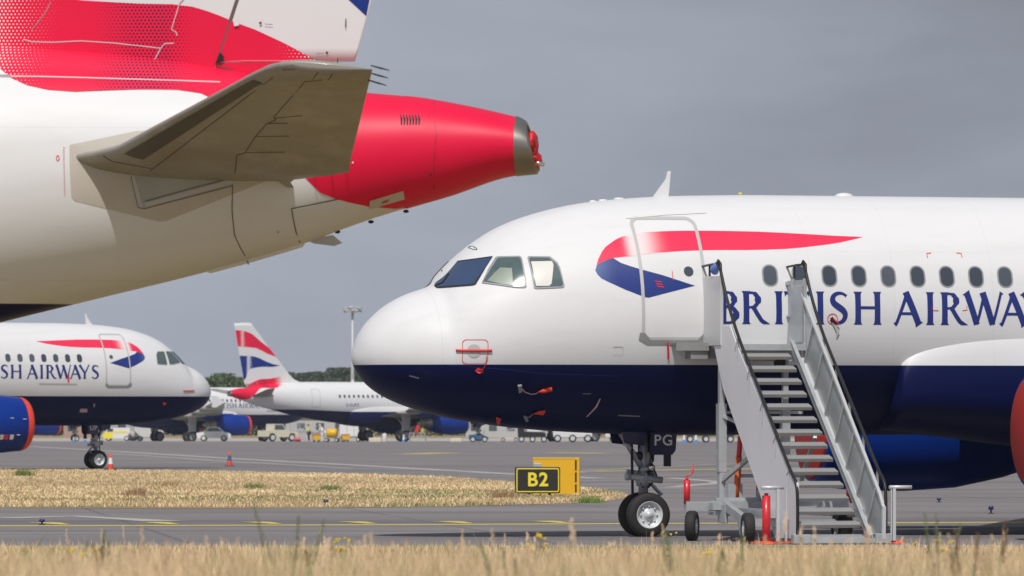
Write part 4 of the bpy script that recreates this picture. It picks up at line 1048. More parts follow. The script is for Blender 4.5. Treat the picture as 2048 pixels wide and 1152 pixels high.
gline('yellow_mark', [(1100, 905), (1210, 907)], 1.5, M['yline'])

VZ = lambda y: np.interp(y, [0, 12, 40, 56], [.9, .92, .88, 0])
bm = bmesh.new(); ys = list(np.linspace(-10, 12, 4))+list(np.linspace(14, 57, 24)); rows_ = [[bm.verts.new((x, y, float(VZ(y))+.012+(.03*math.sin(x*1.3+y*.7) if 12 < y < 54 else 0))) for x in np.linspace(-30, 30, 61)] for y in ys]
for a, b_ in zip(rows_[:-1], rows_[1:]):
    for i in range(60): bm.faces.new([a[i], a[i+1], b_[i+1], b_[i]])
for f in bm.faces: f.smooth = True
me = bpy.data.meshes.new('bank'); bm.to_mesh(me); bm.free(); tag(link('bank', me, M['straw']), kind='structure')
# ------------------------------------------------------------------ boarding stairs
M['panel_in'] = mat('zinc_panel', (.50, .53, .54), .38, metal=.35, var=.28, vscale=2.2)
ST = empty('boarding_stairs', (4.64, 93.5, 0), R(15.5), 'galvanised mobile boarding stairs on wheels with red jacks, leading up to the front cabin door', 'boarding stairs')
WB, TW = 1.45, 1.20
def sp(name, fn, m_, parent=ST, label=None):
    b = MB(); fn(b); return b.build(name, m_, parent, label)
panel = [(-.02, .10), (-.02, 1.0), (.18, 1.06), (3.1, 3.22), (3.55, 3.60), (4.0, 3.62), (4.42, 3.25), (3.95, 2.56), (1.12, .10)]
sp('side_panel', lambda b: b.prism(panel, -.035, 0, axis='x'), M['lav'])
pr = sp('side_panel', lambda b: b.prism([(.42, .03), (-.04, .30), (-.06, .62), (.15, .82), (4.12, 4.15), (4.12, 3.05)], WB, WB+.012, axis='x'), M['panel_in'])
def ribs(b):
    lo = lambda r: -.37+.83*r
    for r in np.linspace(.75, 4.0, 7): b.bar((WB-.02, r, lo(r)), (WB-.02, r-.46, lo(r)+.68), .04, .05)
    b.bar((WB-.015, .13, .81), (WB-.015, 4.12, 4.15), .05, .05); b.bar((WB-.03, .45, .03), (WB-.03, 4.12, 3.06), .06, .09)
    b.bar((WB-.015, -.05, .60), (WB-.015, .14, .82), .05, .05); b.bar((WB-.01, -.03, .10), (WB-.01, -.05, .62), .06, .06)
sp('panel_rib', ribs, M['alu'], pr)
for b0 in (.02, TW+.02):
    sp('stringer', lambda b: (b.bar((b0, -.02, .10), (b0, 4.05, 3.32), .05, .14), b.bar((b0+(.03 if b0 < 1 else -.03), 0, .19), (b0+(.03 if b0 < 1 else -.03), 4.05, 3.41), .02, .02)), M['galv'])
def tread(z, r):
    o = empty('tread', (0, r, z), parent=ST); o.rotation_euler = (R(15), 0, 0)
    part('tread_plate', 'tread_p', lambda: bb(lambda b: (b.box(.05, TW-.05, 0, .035, -.05, 0), b.box(.05, TW-.05, .035, .225, -.012, -.004), b.box(.05, TW-.05, .21, .225, -.045, 0), b.box(.05, .09, .035, .21, -.045, -.012), b.box(TW-.09, TW-.05, .035, .21, -.045, -.012))), M['tread'], o)
    for rr in (.008, .065, .12, .175):
        def teeth(b):
            for k in range(24):
              x = .075+k*(TW-.15)/23.
              b.box(x-.013, x+.013, rr, rr+.022, -.004 if rr > .03 else -.001, .016)
        part('grip_teeth', 'tread_t%s' % rr, lambda: bb(teeth), M['alu'], o)
M['tread'] = mat('tread_grating', (.24, .235, .225), .45, metal=.3, var=.15, vscale=8)
for i in range(15): tread(.10+i*.2135, .02+i*.272)
# platform with its sliding lip
pl = sp('platform', lambda b: (b.box(0, WB, 4.0, 5.3, 3.24, 3.30), b.box(.0, WB, 3.99, 4.04, 3.20, 3.305), b.box(.04, WB-.04, 4.1, 4.2, 3.02, 3.24), b.box(.04, WB-.04, 4.9, 5.0, 3.06, 3.24)), M['galv'])
sp('sliding_lip', lambda b: (b.box(-.62, -.04, 4.72, 5.35, 3.30, 3.335), b.box(-.62, -.04, 4.70, 4.74, 3.20, 3.335), b.box(-.35, -.05, 4.75, 5.1, 3.06, 3.20)), M['sill'], pl)
for x in (.30, .95): sp('underbox', lambda b: b.box(x, x+.16, 4.05, 4.2, 2.9, 3.05), M['dark'], pl)
sp('parapet', lambda b: b.box(-.055, 0, 4.02, 5.32, 3.28, 4.46, bev=.008), M['alu'], label='smooth light grey parapet panel')
def rp(b):
    b.box(WB, WB+.02, 4.02, 5.32, 3.30, 4.40); b.box(WB-.03, WB+.0, 4.02, 4.68, 3.34, 4.30, bev=.006)
    for r in (4.04, 4.70, 5.30): b.box(WB-.03, WB+.03, r-.025, r+.025, 3.25, 4.42)
    b.box(WB-.03, WB+.03, 4.7, 5.3, 4.33, 4.38); b.box(WB-.03, WB+.03, 4.7, 5.45, 3.78, 3.81)
sp('parapet', rp, M['galv'], label='ribbed galvanised parapet')
for b0 in (-.03, WB+.03):
    rail = [(-.03, .12), (-.04, .62), (.02, .98), (.3, 1.19), (.72, 1.52), (1.4, 2.07), (2.3, 2.78), (3.1, 3.42), (3.7, 4.02), (4.1, 4.56), (4.22, 4.66)]
    h = sp('handrail', lambda b: b.tube([(b0, r, z) for r, z in catmull(rail, 4)], .027, 10), M['black_rail'] if 'black_rail' in M else M['dark'])
    sp('rail_hoop', lambda b: (b.tube([(b0, 4.22, 4.66), (b0, 4.6, 4.66), (b0, 5.15, 4.64), (b0, 5.27, 4.60), (b0, 5.30, 4.42)], .020, 8), b.bar((b0, 4.7, 4.44), (b0, 4.7, 4.66), .035, .02), b.tube([(b0, 4.05, 4.35), (b0, 4.08, 4.66), (b0, 4.22, 4.72), (b0, 4.3, 4.66)], .022, 8)), M['rimdark'] if 'rimdark' in M else M['dark'], h)
    for r in (.35, 1.05, 1.75, 2.45, 3.1):
        def brk(b):
            zr = float(np.interp(r, [q[0] for q in rail], [q[1] for q in rail])); zp = 1.06+(r-.18)*.74 if b0 < 1 else .69+.845*r
            b.bar((b0+(.0), r+.03, zp-.30), (b0, r, zr-.02), .03, .012)
            b.bar((b0, r+.16, zp-.05), (b0, r+.01, zr-.02), .03, .012)
        sp('rail_bracket', brk, M['galv'], h)
sp('rail_padding', lambda b: b.tube([(-.03, 4.3, 4.66), (-.03, 4.42, 4.55), (-.03, 4.5, 4.62)], [.05, .075, .05], 10), mat('padding_blue', (.12, .2, .55), .5, var=.5, vscale=25))
# undercarriage
def mast(b, x):
    b.box(x-.045, x+.045, 4.15, 4.25, 2.1, 3.24); b.box(x-.07, x+.07, 4.12, 4.28, 1.15, 2.3); b.box(x-.055, x+.055, 4.13, 4.27, .60, 1.15); b.box(x-.09, x+.09, 4.10, 4.30, .58, .64)
for x in (.02, TW-.05): sp('lifting_mast', lambda b: mast(b, x), M['galv'])
sp('cross_brace', lambda b: (b.bar((.02, 4.16, 1.0), (.45, 2.6, 1.75), .07, .07), b.bar((.02, 4.16, 1.08), (WB, 4.16, 1.08), .06, .06), b.bar((0.02, 4.16, 2.1), (.45, 3.4, 1.8), .06, .05), b.bar((.02, 4.16, 2.15), (WB, 4.16, 2.15), .05, .05),
    b.bar((WB-.02, 4.16, 1.0), (WB-.3, 2.6, 1.75), .06, .06)), M['galv'])
def chassis(b):
    b.box(-.83, 2.05, 3.45, 3.60, .50, .66); b.box(-.25, 1.5, 4.0, 4.14, .48, .66); b.box(-.25, 1.5, 3.62, 3.72, .55, .72)
    for x in (-.12, WB+.0): b.box(x-.06, x+.06, .9, 4.3, .42, .56)
    b.bar((-.20, 3.3, .60), (-.48, 1.25, .36), .10, .14); b.bar((-.16, 2.7, .56), (-.10, 2.68, .12), .07, .07)
    b.box(-.52, 1.0, 1.02, 1.12, .28, .40); b.box(-.45, -.1, 3.2, 3.42, .52, .64); b.box(.05, .30, 3.9, 4.1, .66, .95); b.box(.6, .78, 3.9, 4.1, .66, .9)
    b.box(-.30, -.24, 3.0, 3.4, .30, .62, bev=.01)
sp('chassis', chassis, M['galv'])
def swheel(x, y, rot, w_=.17):
    o = empty('wheel', (x, y, 0), parent=ST); o.rotation_euler = (0, 0, R(rot))
    part('tyre', 'swt', lambda: bb(lambda b: b.rev([(-.08, .13), (-.09, .17), (-.085, .23), (-.05, .255), (.05, .255), (.085, .23), (.09, .17), (.08, .13)], axis='x', c=(0, 0, .255), n=28)), M['rubber'], o)
    part('hub', 'swh', lambda: bb(lambda b: b.rev([(-.075, .13), (-.05, .10), (-.06, .05), (-.09, .001)], axis='x', c=(0, 0, .255), n=20).rev([(.075, .13), (.05, .10), (.06, .05), (.09, .001)], axis='x', c=(0, 0, .255), n=20)), M['rim'], o)
swheel(-.78, 3.3, -28); swheel(-.54, 1.0, -8); swheel(1.9, 3.3, 0); swheel(1.05, 1.0, 0)
def jack(x, y, z0, z1, r, crank, m_='jack'):
    o = sp('jack', lambda b: (b.tube([(x, y, z0), (x, y, z1)], r, 14), b.tube([(x, y, z1), (x, y, z1+.04)], r*.5, 10)), M[m_])
    if crank: sp('crank', lambda b: b.tube([(x, y, z1), (x, y, z1+.07), (x+.06, y, z1+.09), (x+.10, y, z1+.12), (x+.11, y, z1+.26)], .014, 8), M[m_], o)
    return o
jack(-.80, 3.52, .62, 1.02, .055, True); jack(-.50, .15, .0, .80, .068, False); jack(WB+.62, 3.52, .62, 1.02, .055, True)
sp('jack_foot', lambda b: (b.rev([(0, .17), (.02, .16), (.05, .06), (.05, .001)], axis='z', c=(-.50, .15, .015), n=18), b.box(-.80, -.10, .02, .07, .03, .055)), M['flag'])
sp('jack_foot', lambda b: b.rev([(0, .15), (.02, .14), (.05, .06), (.05, .001)], axis='z', c=(WB+.28, .15, .015), n=18), M['flag'])
sp('hydraulic_ram', lambda b: (b.tube([(.20, 3.95, .60), (.24, 3.92, 1.40)], .055, 12),), M['orange'])
sp('hydraulic_ram', lambda b: (b.tube([(.24, 3.92, 1.40), (.26, 3.90, 1.75)], .045, 12),), M['jack'], label='dark red upper ram')
sp('hook', lambda b: b.tube([(.26+.07*math.sin(a), 3.90, 1.83-.07*math.cos(a)) for a in np.linspace(.2, 5.2, 14)], .016, 6), M['dark'])
sp('hydraulic_ram', lambda b: (b.tube([(.52, 3.6, .85), (.46, 3.7, 1.9)], .065, 12),), M['jack'], label='dark red ram behind the side panel')
sp('hose', lambda b: b.tube([(.58, 3.55, .95), (.62, 3.5, .8), (.6, 3.55, .62)], .018, 6), M['dark'])
for x0, x1, xp in ((-.62, -.24, -.34), (WB+.12, WB+.50, WB+.2)):
    sp('push_handle', lambda b: (b.tube([(x0, .05, .93), (x1, .05, .93)], .032, 10), b.bar((xp, .05, .06), (xp, .05, .93), .05, .05), b.bar((xp+.14 if x0 < 0 else xp-.05, .05, .06), (xp+.14 if x0 < 0 else xp-.05, .05, .93), .02, .03)), M['alu'])
sp('corner_foot', lambda b: b.box(-.10, .20, -.06, .10, .02, .17, bev=.01), M['galv']); sp('corner_foot', lambda b: b.box(WB-.15, WB+.12, -.06, .10, .02, .18, bev=.01), M['galv'])
sp('front_beam', lambda b: b.box(.2, WB-.15, -.03, .03, .03, .11), M['galv'])

# ------------------------------------------------------------------ signs, lights, cones
o = at(1075.5, 152.5); SG = empty('taxiway_sign', o, R(4), 'black taxiway sign reading B2 in yellow, in front of the yellow box', 'sign')
W2, H0, H1 = .60, .075, .775
sp('cabinet', lambda b: b.box(-W2, W2, 0, .16, H0, H1, bev=.05), M['stake'], SG)
rr = rrect(-W2+.035, W2-.035, H0+.035, H1-.035, .05); ri = rrect(-W2+.062, W2-.062, H0+.062, H1-.062, .035)[::-1]
def brd(b):
    tri = tessellate_polygon([[Vector((*p_, 0)) for p_ in rr], [Vector((*p_, 0)) for p_ in ri]]); al = rr+ri
    b.add([(p_[0], -.004, p_[1]) for p_ in al], [tuple(t_) for t_ in tri])
sp('border', brd, M['signy'], SG)
me = text_mesh('B2', .50, .003, 1.12, .012); tx = link('sign_text', me, M['signy'], SG); tx.location = (0, -.008, (H0+H1)/2); tx.rotation_euler = (R(90), 0, 0)
for x in (-.22, .32): sp('leg', lambda b: b.tube([(x, .08, 0), (x, .08, H0+.03)], .035, 10), M['stake'], SG)
sp('lamp_housing', lambda b: b.box(-.10, .10, .03, .13, H1, H1+.10, bev=.01), M['galv'], SG)
o = at(1113, 155.5); YB = empty('marker_box', o, R(-3), 'battered yellow metal box on the grass behind the B2 sign', 'box')
sp('panel', lambda b: b.box(-.63, .50, 0, .5, .0, .98, bev=.012), M['yellow'], YB)
def fl(b):
    b.box(.545, .62, -.01, .5, 0, .99, bev=.008)
    b.box(.50, .545, -.01, .02, .93, .99); b.box(.50, .545, -.01, .02, 0, .06)
    for z in (.28, .60): b.box(.50, .545, -.01, .02, z, z+.05)
sp('channel', fl, M['yellow'], YB); sp('channel_recess', lambda b: b.box(.50, .545, .03, .45, .01, .97), M['stake'], YB)
sp('rim', lambda b: b.box(-.64, .62, -.012, .51, .97, 1.0), mat('yellow_edge', (.75, .5, .08), .5), YB)
def light(px, Y, h, label):
    e = empty('edge_light', at(px, Y), 0, label, 'light', 'taxiway edge lights')
    part('stem', 'els%s' % h, lambda: bb(lambda b: (b.tube([(0, 0, 0), (0, 0, h*.5)], .018, 8), b.rev([(0, .07), (.02, .06), (.025, .001)], axis='z', n=12))), M['stake'], e)
    part('lens', 'ell%s' % h, lambda: bb(lambda b: b.rev([(h*.5, .045), (h*.55, .06), (h*.9, .055), (h, .03), (h, .001)], axis='z', n=14)), M['blue_lens'], e)
light(1878, 141, .12, 'blue taxiway edge light, the farther of the two right of the stairs'); light(1982, 124, .18, 'blue taxiway edge light, the nearer of the two right of the stairs'); light(652, 136, .15, 'small blue taxiway edge light at the border of the dry grass')
light(84, 111, .12, 'small dark edge light at the far left on the yellow taxiway line')
def cone(px, Y, h, kind, label, grp='traffic cones'):
    e = empty('traffic_cone', at(px, Y), 0, label, 'traffic cone', grp)
    cols = {'rw': ('coner', 'conew', 'coner'), 'rr': ('coner', 'teal', 'coner'), 'bw': ('coneb', 'conew', 'conew')}[kind]
    rad = lambda u: h*(.21-.17*u)
    for i, (a, b_) in enumerate(((.05, .36), (.36, .72), (.72, 1.0))):
        part('band', 'cone%s%s%d' % (kind, h, i), lambda: bb(lambda b: b.rev([(a*h, rad(a)), (b_*h, rad(b_))]+([(b_*h, .001)] if i == 2 else []), axis='z', n=18)), M[cols[i]], e)
    part('foot', 'conef%s%s' % (kind, h), lambda: bb(lambda b: b.box(-h*.30, h*.30, -h*.30, h*.30, 0, h*.06, bev=h*.015)), M['stake'] if kind != 'bw' else M['coneb'], e)
cone(221, 230.5, .68, 'rw', 'red and white traffic cone in front of the left airliner\'s nose wheel')
cone(459, 249, .66, 'rr', 'red traffic cone alone on the apron with a dark band')
cone(795+12, 548, .75, 'bw', 'blue and white cone under the tail-fin airliner'); cone(170, 535, .8, 'bw', 'blue and white cone beside the hidden nose wheel'); cone(147, 548, .55, 'bw', 'small white cone on the pale concrete at far left')
cone(1368, 530, .85, 'bw', 'blue and white cone, left one of the pair just right of the PG nose wheel'); cone(1392, 530, .85, 'bw', 'blue and white cone, right one of the pair just right of the PG nose wheel'); cone(1485, 530, .85, 'bw', 'blue and white cone close to the stairs\' side panel')
# floodlight mast
o = at(705, 1000); ML = empty('floodlight_mast', o, 0, 'tall grey floodlight mast with a ring of lamps behind the distant airliners', 'lamp mast'); mh = zat(618, 1000)-o.z
M['mast'] = mat('mast_grey', (.50, .52, .54), .5, metal=.2)
sp('pole', lambda b: b.tube([(0, 0, 0), (0, 0, mh*.5), (0, 0, mh)], [.42, .30, .17], 14), M['mast'], ML)
sp('lamp_ring', lambda b: (b.tube([(.95*math.cos(a), .95*math.sin(a), mh-.3) for a in np.linspace(0, 2*math.pi, 25)], .07, 6), b.tube([(-.95, 0, mh-.3), (.95, 0, mh-.3)], .05, 6), b.tube([(0, -.95, mh-.3), (0, .95, mh-.3)], .05, 6), b.tube([(0, 0, mh-1.1), (0, 0, mh+.1)], .25, 10)), M['steel'], ML)
for k in range(10):
    a = k*2*math.pi/10+.2; b = MB(); Mx = Matrix.Translation((1.3*math.cos(a), 1.3*math.sin(a), mh-.32+(k % 2)*.55)) @ Matrix.Rotation(a, 4, 'Z') @ Matrix.Rotation(R(25), 4, 'Y')
    b.box(-.36, .36, -.28, .28, -.16, .16, Mx); b.build('floodlight', M['mast'], ML)
# ------------------------------------------------------------------ far side of the apron: vehicles, people, equipment
def thing(name, px, Y, rz, label, cat, group=None): return empty(name, at(px, Y), R(rz), label, cat, group)
def fwheel(parent, x, y, r, w_=.22):
    k = 'fw%.2f%.2f' % (r, w_)
    o = part('wheel', k, lambda: bb(lambda b: b.rev([(-w_/2, r*.6), (-w_/2, r*.9), (-w_/3, r), (w_/3, r), (w_/2, r*.9), (w_/2, r*.6)], axis='y', n=20)), M['rubber'], parent); o.location = (x, y, r)
    part('rim', k+'h', lambda: bb(lambda b: (b.rev([(-w_/2+.01, r*.62), (-w_/2+.03, r*.4), (-w_/2, .001)], axis='y', n=16), b.rev([(w_/2-.01, r*.62), (w_/2-.03, r*.4), (w_/2, .001)], axis='y', n=16))), M['rim'], o)
def vehicle(px, Y, rz, L_, W_, prof, roof, col, label, cat, wr=.36, glass=True, name='vehicle', axles=None):
    """prof = side outline of the lower body, roof = outline of the cab"""
    e = thing(name, px, Y, rz, label, cat)
    sp('body', lambda b: b.prism(prof, -W_/2, W_/2), M[col], e)
    if roof:
        sp('cab', lambda b: b.prism(roof, -W_/2+.08, W_/2-.08), M[col], e)
        cx_, cz = sum(q[0] for q in roof)/len(roof), sum(q[1] for q in roof)/len(roof)
        gl = [(cx_+(q[0]-cx_)*.84, cz+(q[1]-cz)*.72) for q in roof]
        for sy in (-1, 1): sp('side_window', lambda b: b.prism(gl, sy*(W_/2-.08)-.008, sy*(W_/2-.08)+.008), M['glass'], e)
    for ax in axles or (L_*.2-L_/2, L_/2-L_*.2):
        for sy in (-1, 1): fwheel(e, ax, sy*(W_/2-.10), wr)
    return e
suv = [(-1.95, .5), (-1.95, 1.15), (-.2, 1.15), (.3, 1.12), (1.9, 1.05), (1.98, .5), (1.62, .5), (1.45, .86), (.95, .86), (.75, .46), (-.85, .46), (-1.0, .86), (-1.5, .86), (-1.65, .5)]
e = vehicle(556, 600, 34, 3.9, 1.75, suv, [(-1.0, 1.12), (-.95, 1.82), (.15, 1.82), (.5, 1.12)], 'cream', 'cream off-road pickup parked behind the nose wheel, just left of the tail-fin airliner\'s belly', 'off-road vehicle', .43, name='off_road_vehicle')
vehicle(428, 620, 0, 3.6, 1.6, [(-1.8, .35), (-1.85, .9), (-1.0, 1.05), (1.2, 1.0), (1.8, .8), (1.85, .35)], [(-1.0, 1.0), (-.6, 1.55), (.5, 1.55), (1.1, 1.0)], 'vwhite', 'white car under the wing between two aircraft wheels', 'car', .34, name='parked_car')
vehicle(298, 640, 3, 3.2, 2.0, [(-1.6, .5), (-1.6, 1.6), (1.5, 1.6), (1.6, 1.3), (1.6, .5)], None, 'vwhite', 'white box trailer right of the UP nose gear', 'trailer', .3, name='box_trailer')
e = vehicle(236, 655, 0, 3.4, 1.7, [(-1.5, .3), (-1.7, .62), (-1.3, 1.15), (-1.1, 1.5), (1.4, 1.5), (1.5, .3)], None, 'vwhite', 'white and yellow airfield van right behind the UP nose gear', 'van', .3, name='airfield_van')
sp('yellow_nose', lambda b: b.prism([(-1.52, .28), (-1.74, .55), (-1.45, 1.0), (-.6, 1.0), (-.5, .3)], -.87, .87), M['signy'], e); sp('stripe', lambda b: b.box(-.5, 1.1, -.87, -.853, .92, 1.12), M['signy'], e); sp('side_window', lambda b: b.prism([(-1.2, 1.05), (-1.05, 1.4), (-.5, 1.4), (-.5, 1.05)], -.87, -.852), M['glass'], e)
def reel(px, Y, label):
    e = thing('cable_reel', px, Y, 20, label, 'cable reel'); 
    sp('drum', lambda b: b.rev([(-.3, .001), (-.3, .55), (-.25, .55), (-.22, .35), (.22, .35), (.25, .55), (.3, .55), (.3, .001)], axis='y', c=(0, 0, .58), n=24), M['concrete'], e)
    sp('cradle', lambda b: (b.bar((-.5, -.35, .02), (0, -.35, .6), .06), b.bar((.5, -.35, .02), (0, -.35, .6), .06), b.bar((-.5, .35, .02), (0, .35, .6), .06), b.bar((.5, .35, .02), (0, .35, .6), .06)), M['galv'], e)
reel(266, 640, 'grey reel on a cradle beside the white box trailer')
# people
def person(px, Y, rz, label, pose, mats):
    """one skinned body with clothing shells; pose gives joints"""
    e = thing('person', px, Y, rz, label, 'person')
    J, E_, Rr = pose
    def skinned(name, idx, grow, m_, par):
        used = sorted({i for ed in idx for i in ed}); mp = {v: k for k, v in enumerate(used)}
        me = bpy.data.meshes.new(name); me.from_pydata([J[i] for i in used], [(mp[a], mp[b_]) for a, b_ in idx], [])
        o = bpy.data.objects.new(name, me); COL.objects.link(o); md = o.modifiers.new('skin', 'SKIN'); md.use_smooth_shade = True
        for k, i in enumerate(used): me.skin_vertices[0].data[k].radius = (Rr[i]*grow,)*2
        me.skin_vertices[0].data[0].use_root = True
        o.modifiers.new('sub', 'SUBSURF').levels = 1
        bpy.context.view_layer.update()
        m2 = bpy.data.meshes.new_from_object(o.evaluated_get(bpy.context.evaluated_depsgraph_get())); bpy.data.objects.remove(o)
        m2.materials.clear(); return link(name, m2, m_, par)
    body = skinned('body', E_['all'], 1.0, M[mats[0]], e)
    skinned('trousers', E_['legs'], 1.22, M[mats[1]], body); skinned('jacket', E_['top'], 1.2, M[mats[2]], body)
    h = J[3]; b = MB(); b.ell((h[0]-.01, h[1], h[2]+.07), (.105, .095, .10), 12, 8); b.build('hair', M[mats[3]], body)
    b = MB(); b.ell((h[0]+.10, h[1], h[2]-.01), (.02, .018, .03), 6, 5); b.ell((h[0]+.09, h[1]-.035, h[2]+.02), (.012, .012, .01), 6, 5); b.ell((h[0]+.09, h[1]+.035, h[2]+.02), (.012, .012, .01), 6, 5); b.build('face', M['skin'], body)
    for sy, w_ in ((1, 12), (-1, 9)):
        for k in range(4):
            q = J[w_]; b = MB(); b.tube([q, (q[0]+.03, q[1]-.03+k*.02, q[2]-.06), (q[0]+.02, q[1]-.03+k*.02, q[2]-.10)], [.011, .010, .008], 5); b.build('finger', M['skin'], body)
        b = MB(); b.tube([q, (q[0]+.05, q[1], q[2]-.03)], [.012, .010], 5); b.build('thumb', M['skin'], body)
    return e
def stand(lean=0, arm=.1):
    s_ = lambda z: math.sin(R(lean))*(z-.95) if z > .95 else 0
    J = [(0, 0, .95), (s_(1.25), 0, 1.25), (s_(1.5), 0, .95+(1.5-.95)*math.cos(R(lean))), (s_(1.68)+.03, 0, .95+(1.68-.95)*math.cos(R(lean))),
         (0, -.1, .92), (.02, -.11, .50), (-.02, -.12, .06), ]
    zt = .95+(1.42-.95)*math.cos(R(lean)); xt = s_(1.42)
    J += [(xt, -.19, zt), (xt+arm*.5, -.24, zt-.28), (xt+arm*2, -.24, zt-.54), (xt, .19, zt), (xt+arm*.5, .24, zt-.28), (xt+arm*2, .24, zt-.54), (0, .1, .92), (.02, .11, .50), (-.02, .12, .06), (.14, -.12, .04), (.14, .12, .04)]
    Rr = [.15, .15, .07, .10, .10, .07, .05, .07, .045, .035, .07, .045, .035, .10, .07, .05, .04, .04]
    legs = [(0, 4), (4, 5), (5, 6), (0, 13), (13, 14), (14, 15)]; arms = [(2, 7), (7, 8), (8, 9), (2, 10), (10, 11), (11, 12)]
    E_ = {'all': [(0, 1), (1, 2), (2, 3)]+legs+[(6, 16), (15, 17)]+arms, 'legs': legs, 'top': [(0, 1), (1, 2), (2, 7), (7, 8), (2, 10), (10, 11)]}
    return J, E_, Rr
person(617.5, 612, 200, 'person standing in a yellow hi-vis jacket and dark trousers', stand(2), ('skin', 'trouser', 'hivis', 'hair'))
person(646, 560, 150, 'person in white overalls leaning over a yellow machine', stand(28, .16), ('skin', 'overall', 'overall', 'overall'))
# yellow and assorted equipment
e = thing('ground_power_unit', 664, 564, -8, 'yellow round-bodied machine in front of the person in white overalls', 'generator')
sp('drum', lambda b: b.rev([(-.5, .001), (-.5, .38), (-.42, .45), (.42, .45), (.5, .38), (.5, .001)], axis='x', c=(0, 0, .85), n=24), M['yellow'], e)
sp('frame', lambda b: (b.box(-.7, .7, -.4, .4, .30, .38), b.bar((-.6, -.3, .35), (-.6, -.3, 1.1), .05), b.bar((.6, -.3, .35), (.75, -.3, 1.5), .06)), M['galv'], e)
for x in (-.5, .5):
    for y in (-.4, .4): fwheel(e, x, y, .2, .12)
for px, Y, lab in ((633, 558, 'small yellow bin left of the person in white overalls'), (691, 560, 'small yellow bin in front of the white panel trailer')):
    e = thing('tool_bin', px, Y, 10, lab, 'bin', 'yellow tool bins'); part('tub', 'tub', lambda: bb(lambda b: b.prism([(-.32, .22), (-.38, .70), (.38, .70), (.32, .22)], -.3, .3)), M['yellow'], e); part('lid', 'tublid', lambda: bb(lambda b: b.box(-.42, .42, -.34, .34, .70, .76, bev=.01)), M['orange'], e)
    for x in (-.22, .22): fwheel(e, x, 0, .11, .4)
e = thing('panel_trailer', 702, 605, -4, 'white high-sided panel trailer left of the big dark aircraft wheels', 'trailer')
sp('side_board', lambda b: (b.box(-1.15, 1.15, -.8, .8, .55, 1.95),), M['vwhite'], e); sp('upright', lambda b: [b.box(x-.025, x+.025, -.84, -.80, .5, 1.98) for x in (-1.13, -.35, .4, 1.13)] and None, M['galv'], e); sp('frame', lambda b: (b.box(-1.25, 1.25, -.7, .7, .42, .54), b.bar((-1.25, 0, .48), (-1.9, 0, .40), .08)), M['galv'], e)
for x in (-.8, .8):
    for y in (-.75, .75): fwheel(e, x, y, .22, .14)
def cage(px, Y, w_, h, label, col='galv'):
    e = thing('wire_cage', px, Y, 0, label, 'cage trolley', 'wire cage trolleys')
    def fr_(b):
        for x in (-w_/2, w_/2):
            for y in (-.4, .4): b.bar((x, y, .12), (x, y, h), .05)
        for z in (.2, h*.6, h):
            for y in (-.4, .4): b.bar((-w_/2, y, z), (w_/2, y, z), .04)
            for x in (-w_/2, w_/2): b.bar((x, -.4, z), (x, .4, z), .04)
        for k in range(1, 7): b.bar((-w_/2+w_*k/7, -.4, .2), (-w_/2+w_*k/7, -.4, h), .02)
    sp('cage_frame', fr_, M[col], e); sp('tray', lambda b: b.box(-w_/2, w_/2, -.4, .4, .12, .18), M['steel'], e)
    sp('load', lambda b: b.box(-w_/2+.08, w_/2-.12, -.3, .3, .18, h*.72, bev=.03), M['frame'], e)
cage(590, 640, 1.1, 1.8, 'wire cage trolley with a grey load, left of the hi-vis person'); cage(602, 618, .9, 1.9, 'tall wire cage trolley right beside the hi-vis person'); cage(630, 640, 1.3, 1.7, 'wire cage trolley between the hi-vis person and the person in white')
e = thing('plastic_drum', 595, 590, 0, 'pink-red plastic drum lying behind the cream vehicle', 'drum'); sp('drum_body', lambda b: b.rev([(-.32, .001), (-.32, .20), (-.28, .23), (.28, .23), (.32, .20), (.32, .001)], axis='x', c=(0, 0, .24), n=18), mat('drum_pink', (.7, .10, .14), .5), e); sp('cap', lambda b: b.rev([(.32, .06), (.36, .05), (.36, .001)], axis='x', c=(0, -.1, .3), n=10), M['conew'], e)
# work stands under the tail-fin airliner
e = thing('work_platform', 836, 560, -3, 'low grey work platform with red and yellow kit on top, under the wing', 'platform')
sp('deck', lambda b: b.box(-.85, .75, -.5, .5, .82, .90), M['galv'], e)
for x in (-.8, -.4, 0, .35, .7): sp('leg', lambda b: b.box(x-.035, x+.035, -.48, -.42, 0, .82), M['galv'], e)
for x in (-.8, .7): sp('leg', lambda b: b.box(x-.035, x+.035, .42, .48, 0, .82), M['galv'], e)
e = thing('red_case', 833, 559.6, 0, 'red case propped up on the grey work platform', 'case'); e.location.z += .905
sp('shell', lambda b: b.prism([(-.20, 0), (.12, 0), (.34, .75), (.02, .75)], -.2, .1), M['tape'], e); sp('handle', lambda b: b.tube([(.10, -.05, .75), (.12, -.05, .82), (.24, -.05, .82), (.26, -.05, .75)], .02, 6), M['dark'], e)
e = thing('yellow_sign', 845, 559.5, 0, 'folded yellow warning sign right of the red case', 'sign'); e.location.z += .905
sp('sign_leaf', lambda b: b.prism([(-.14, 0), (-.02, .5), (.04, .5), (-.05, 0)], -.15, .15), M['signy'], e); sp('sign_leaf', lambda b: b.prism([(.14, 0), (.05, .5), (-.01, .5), (.05, 0)], -.15, .15), M['signy'], e)
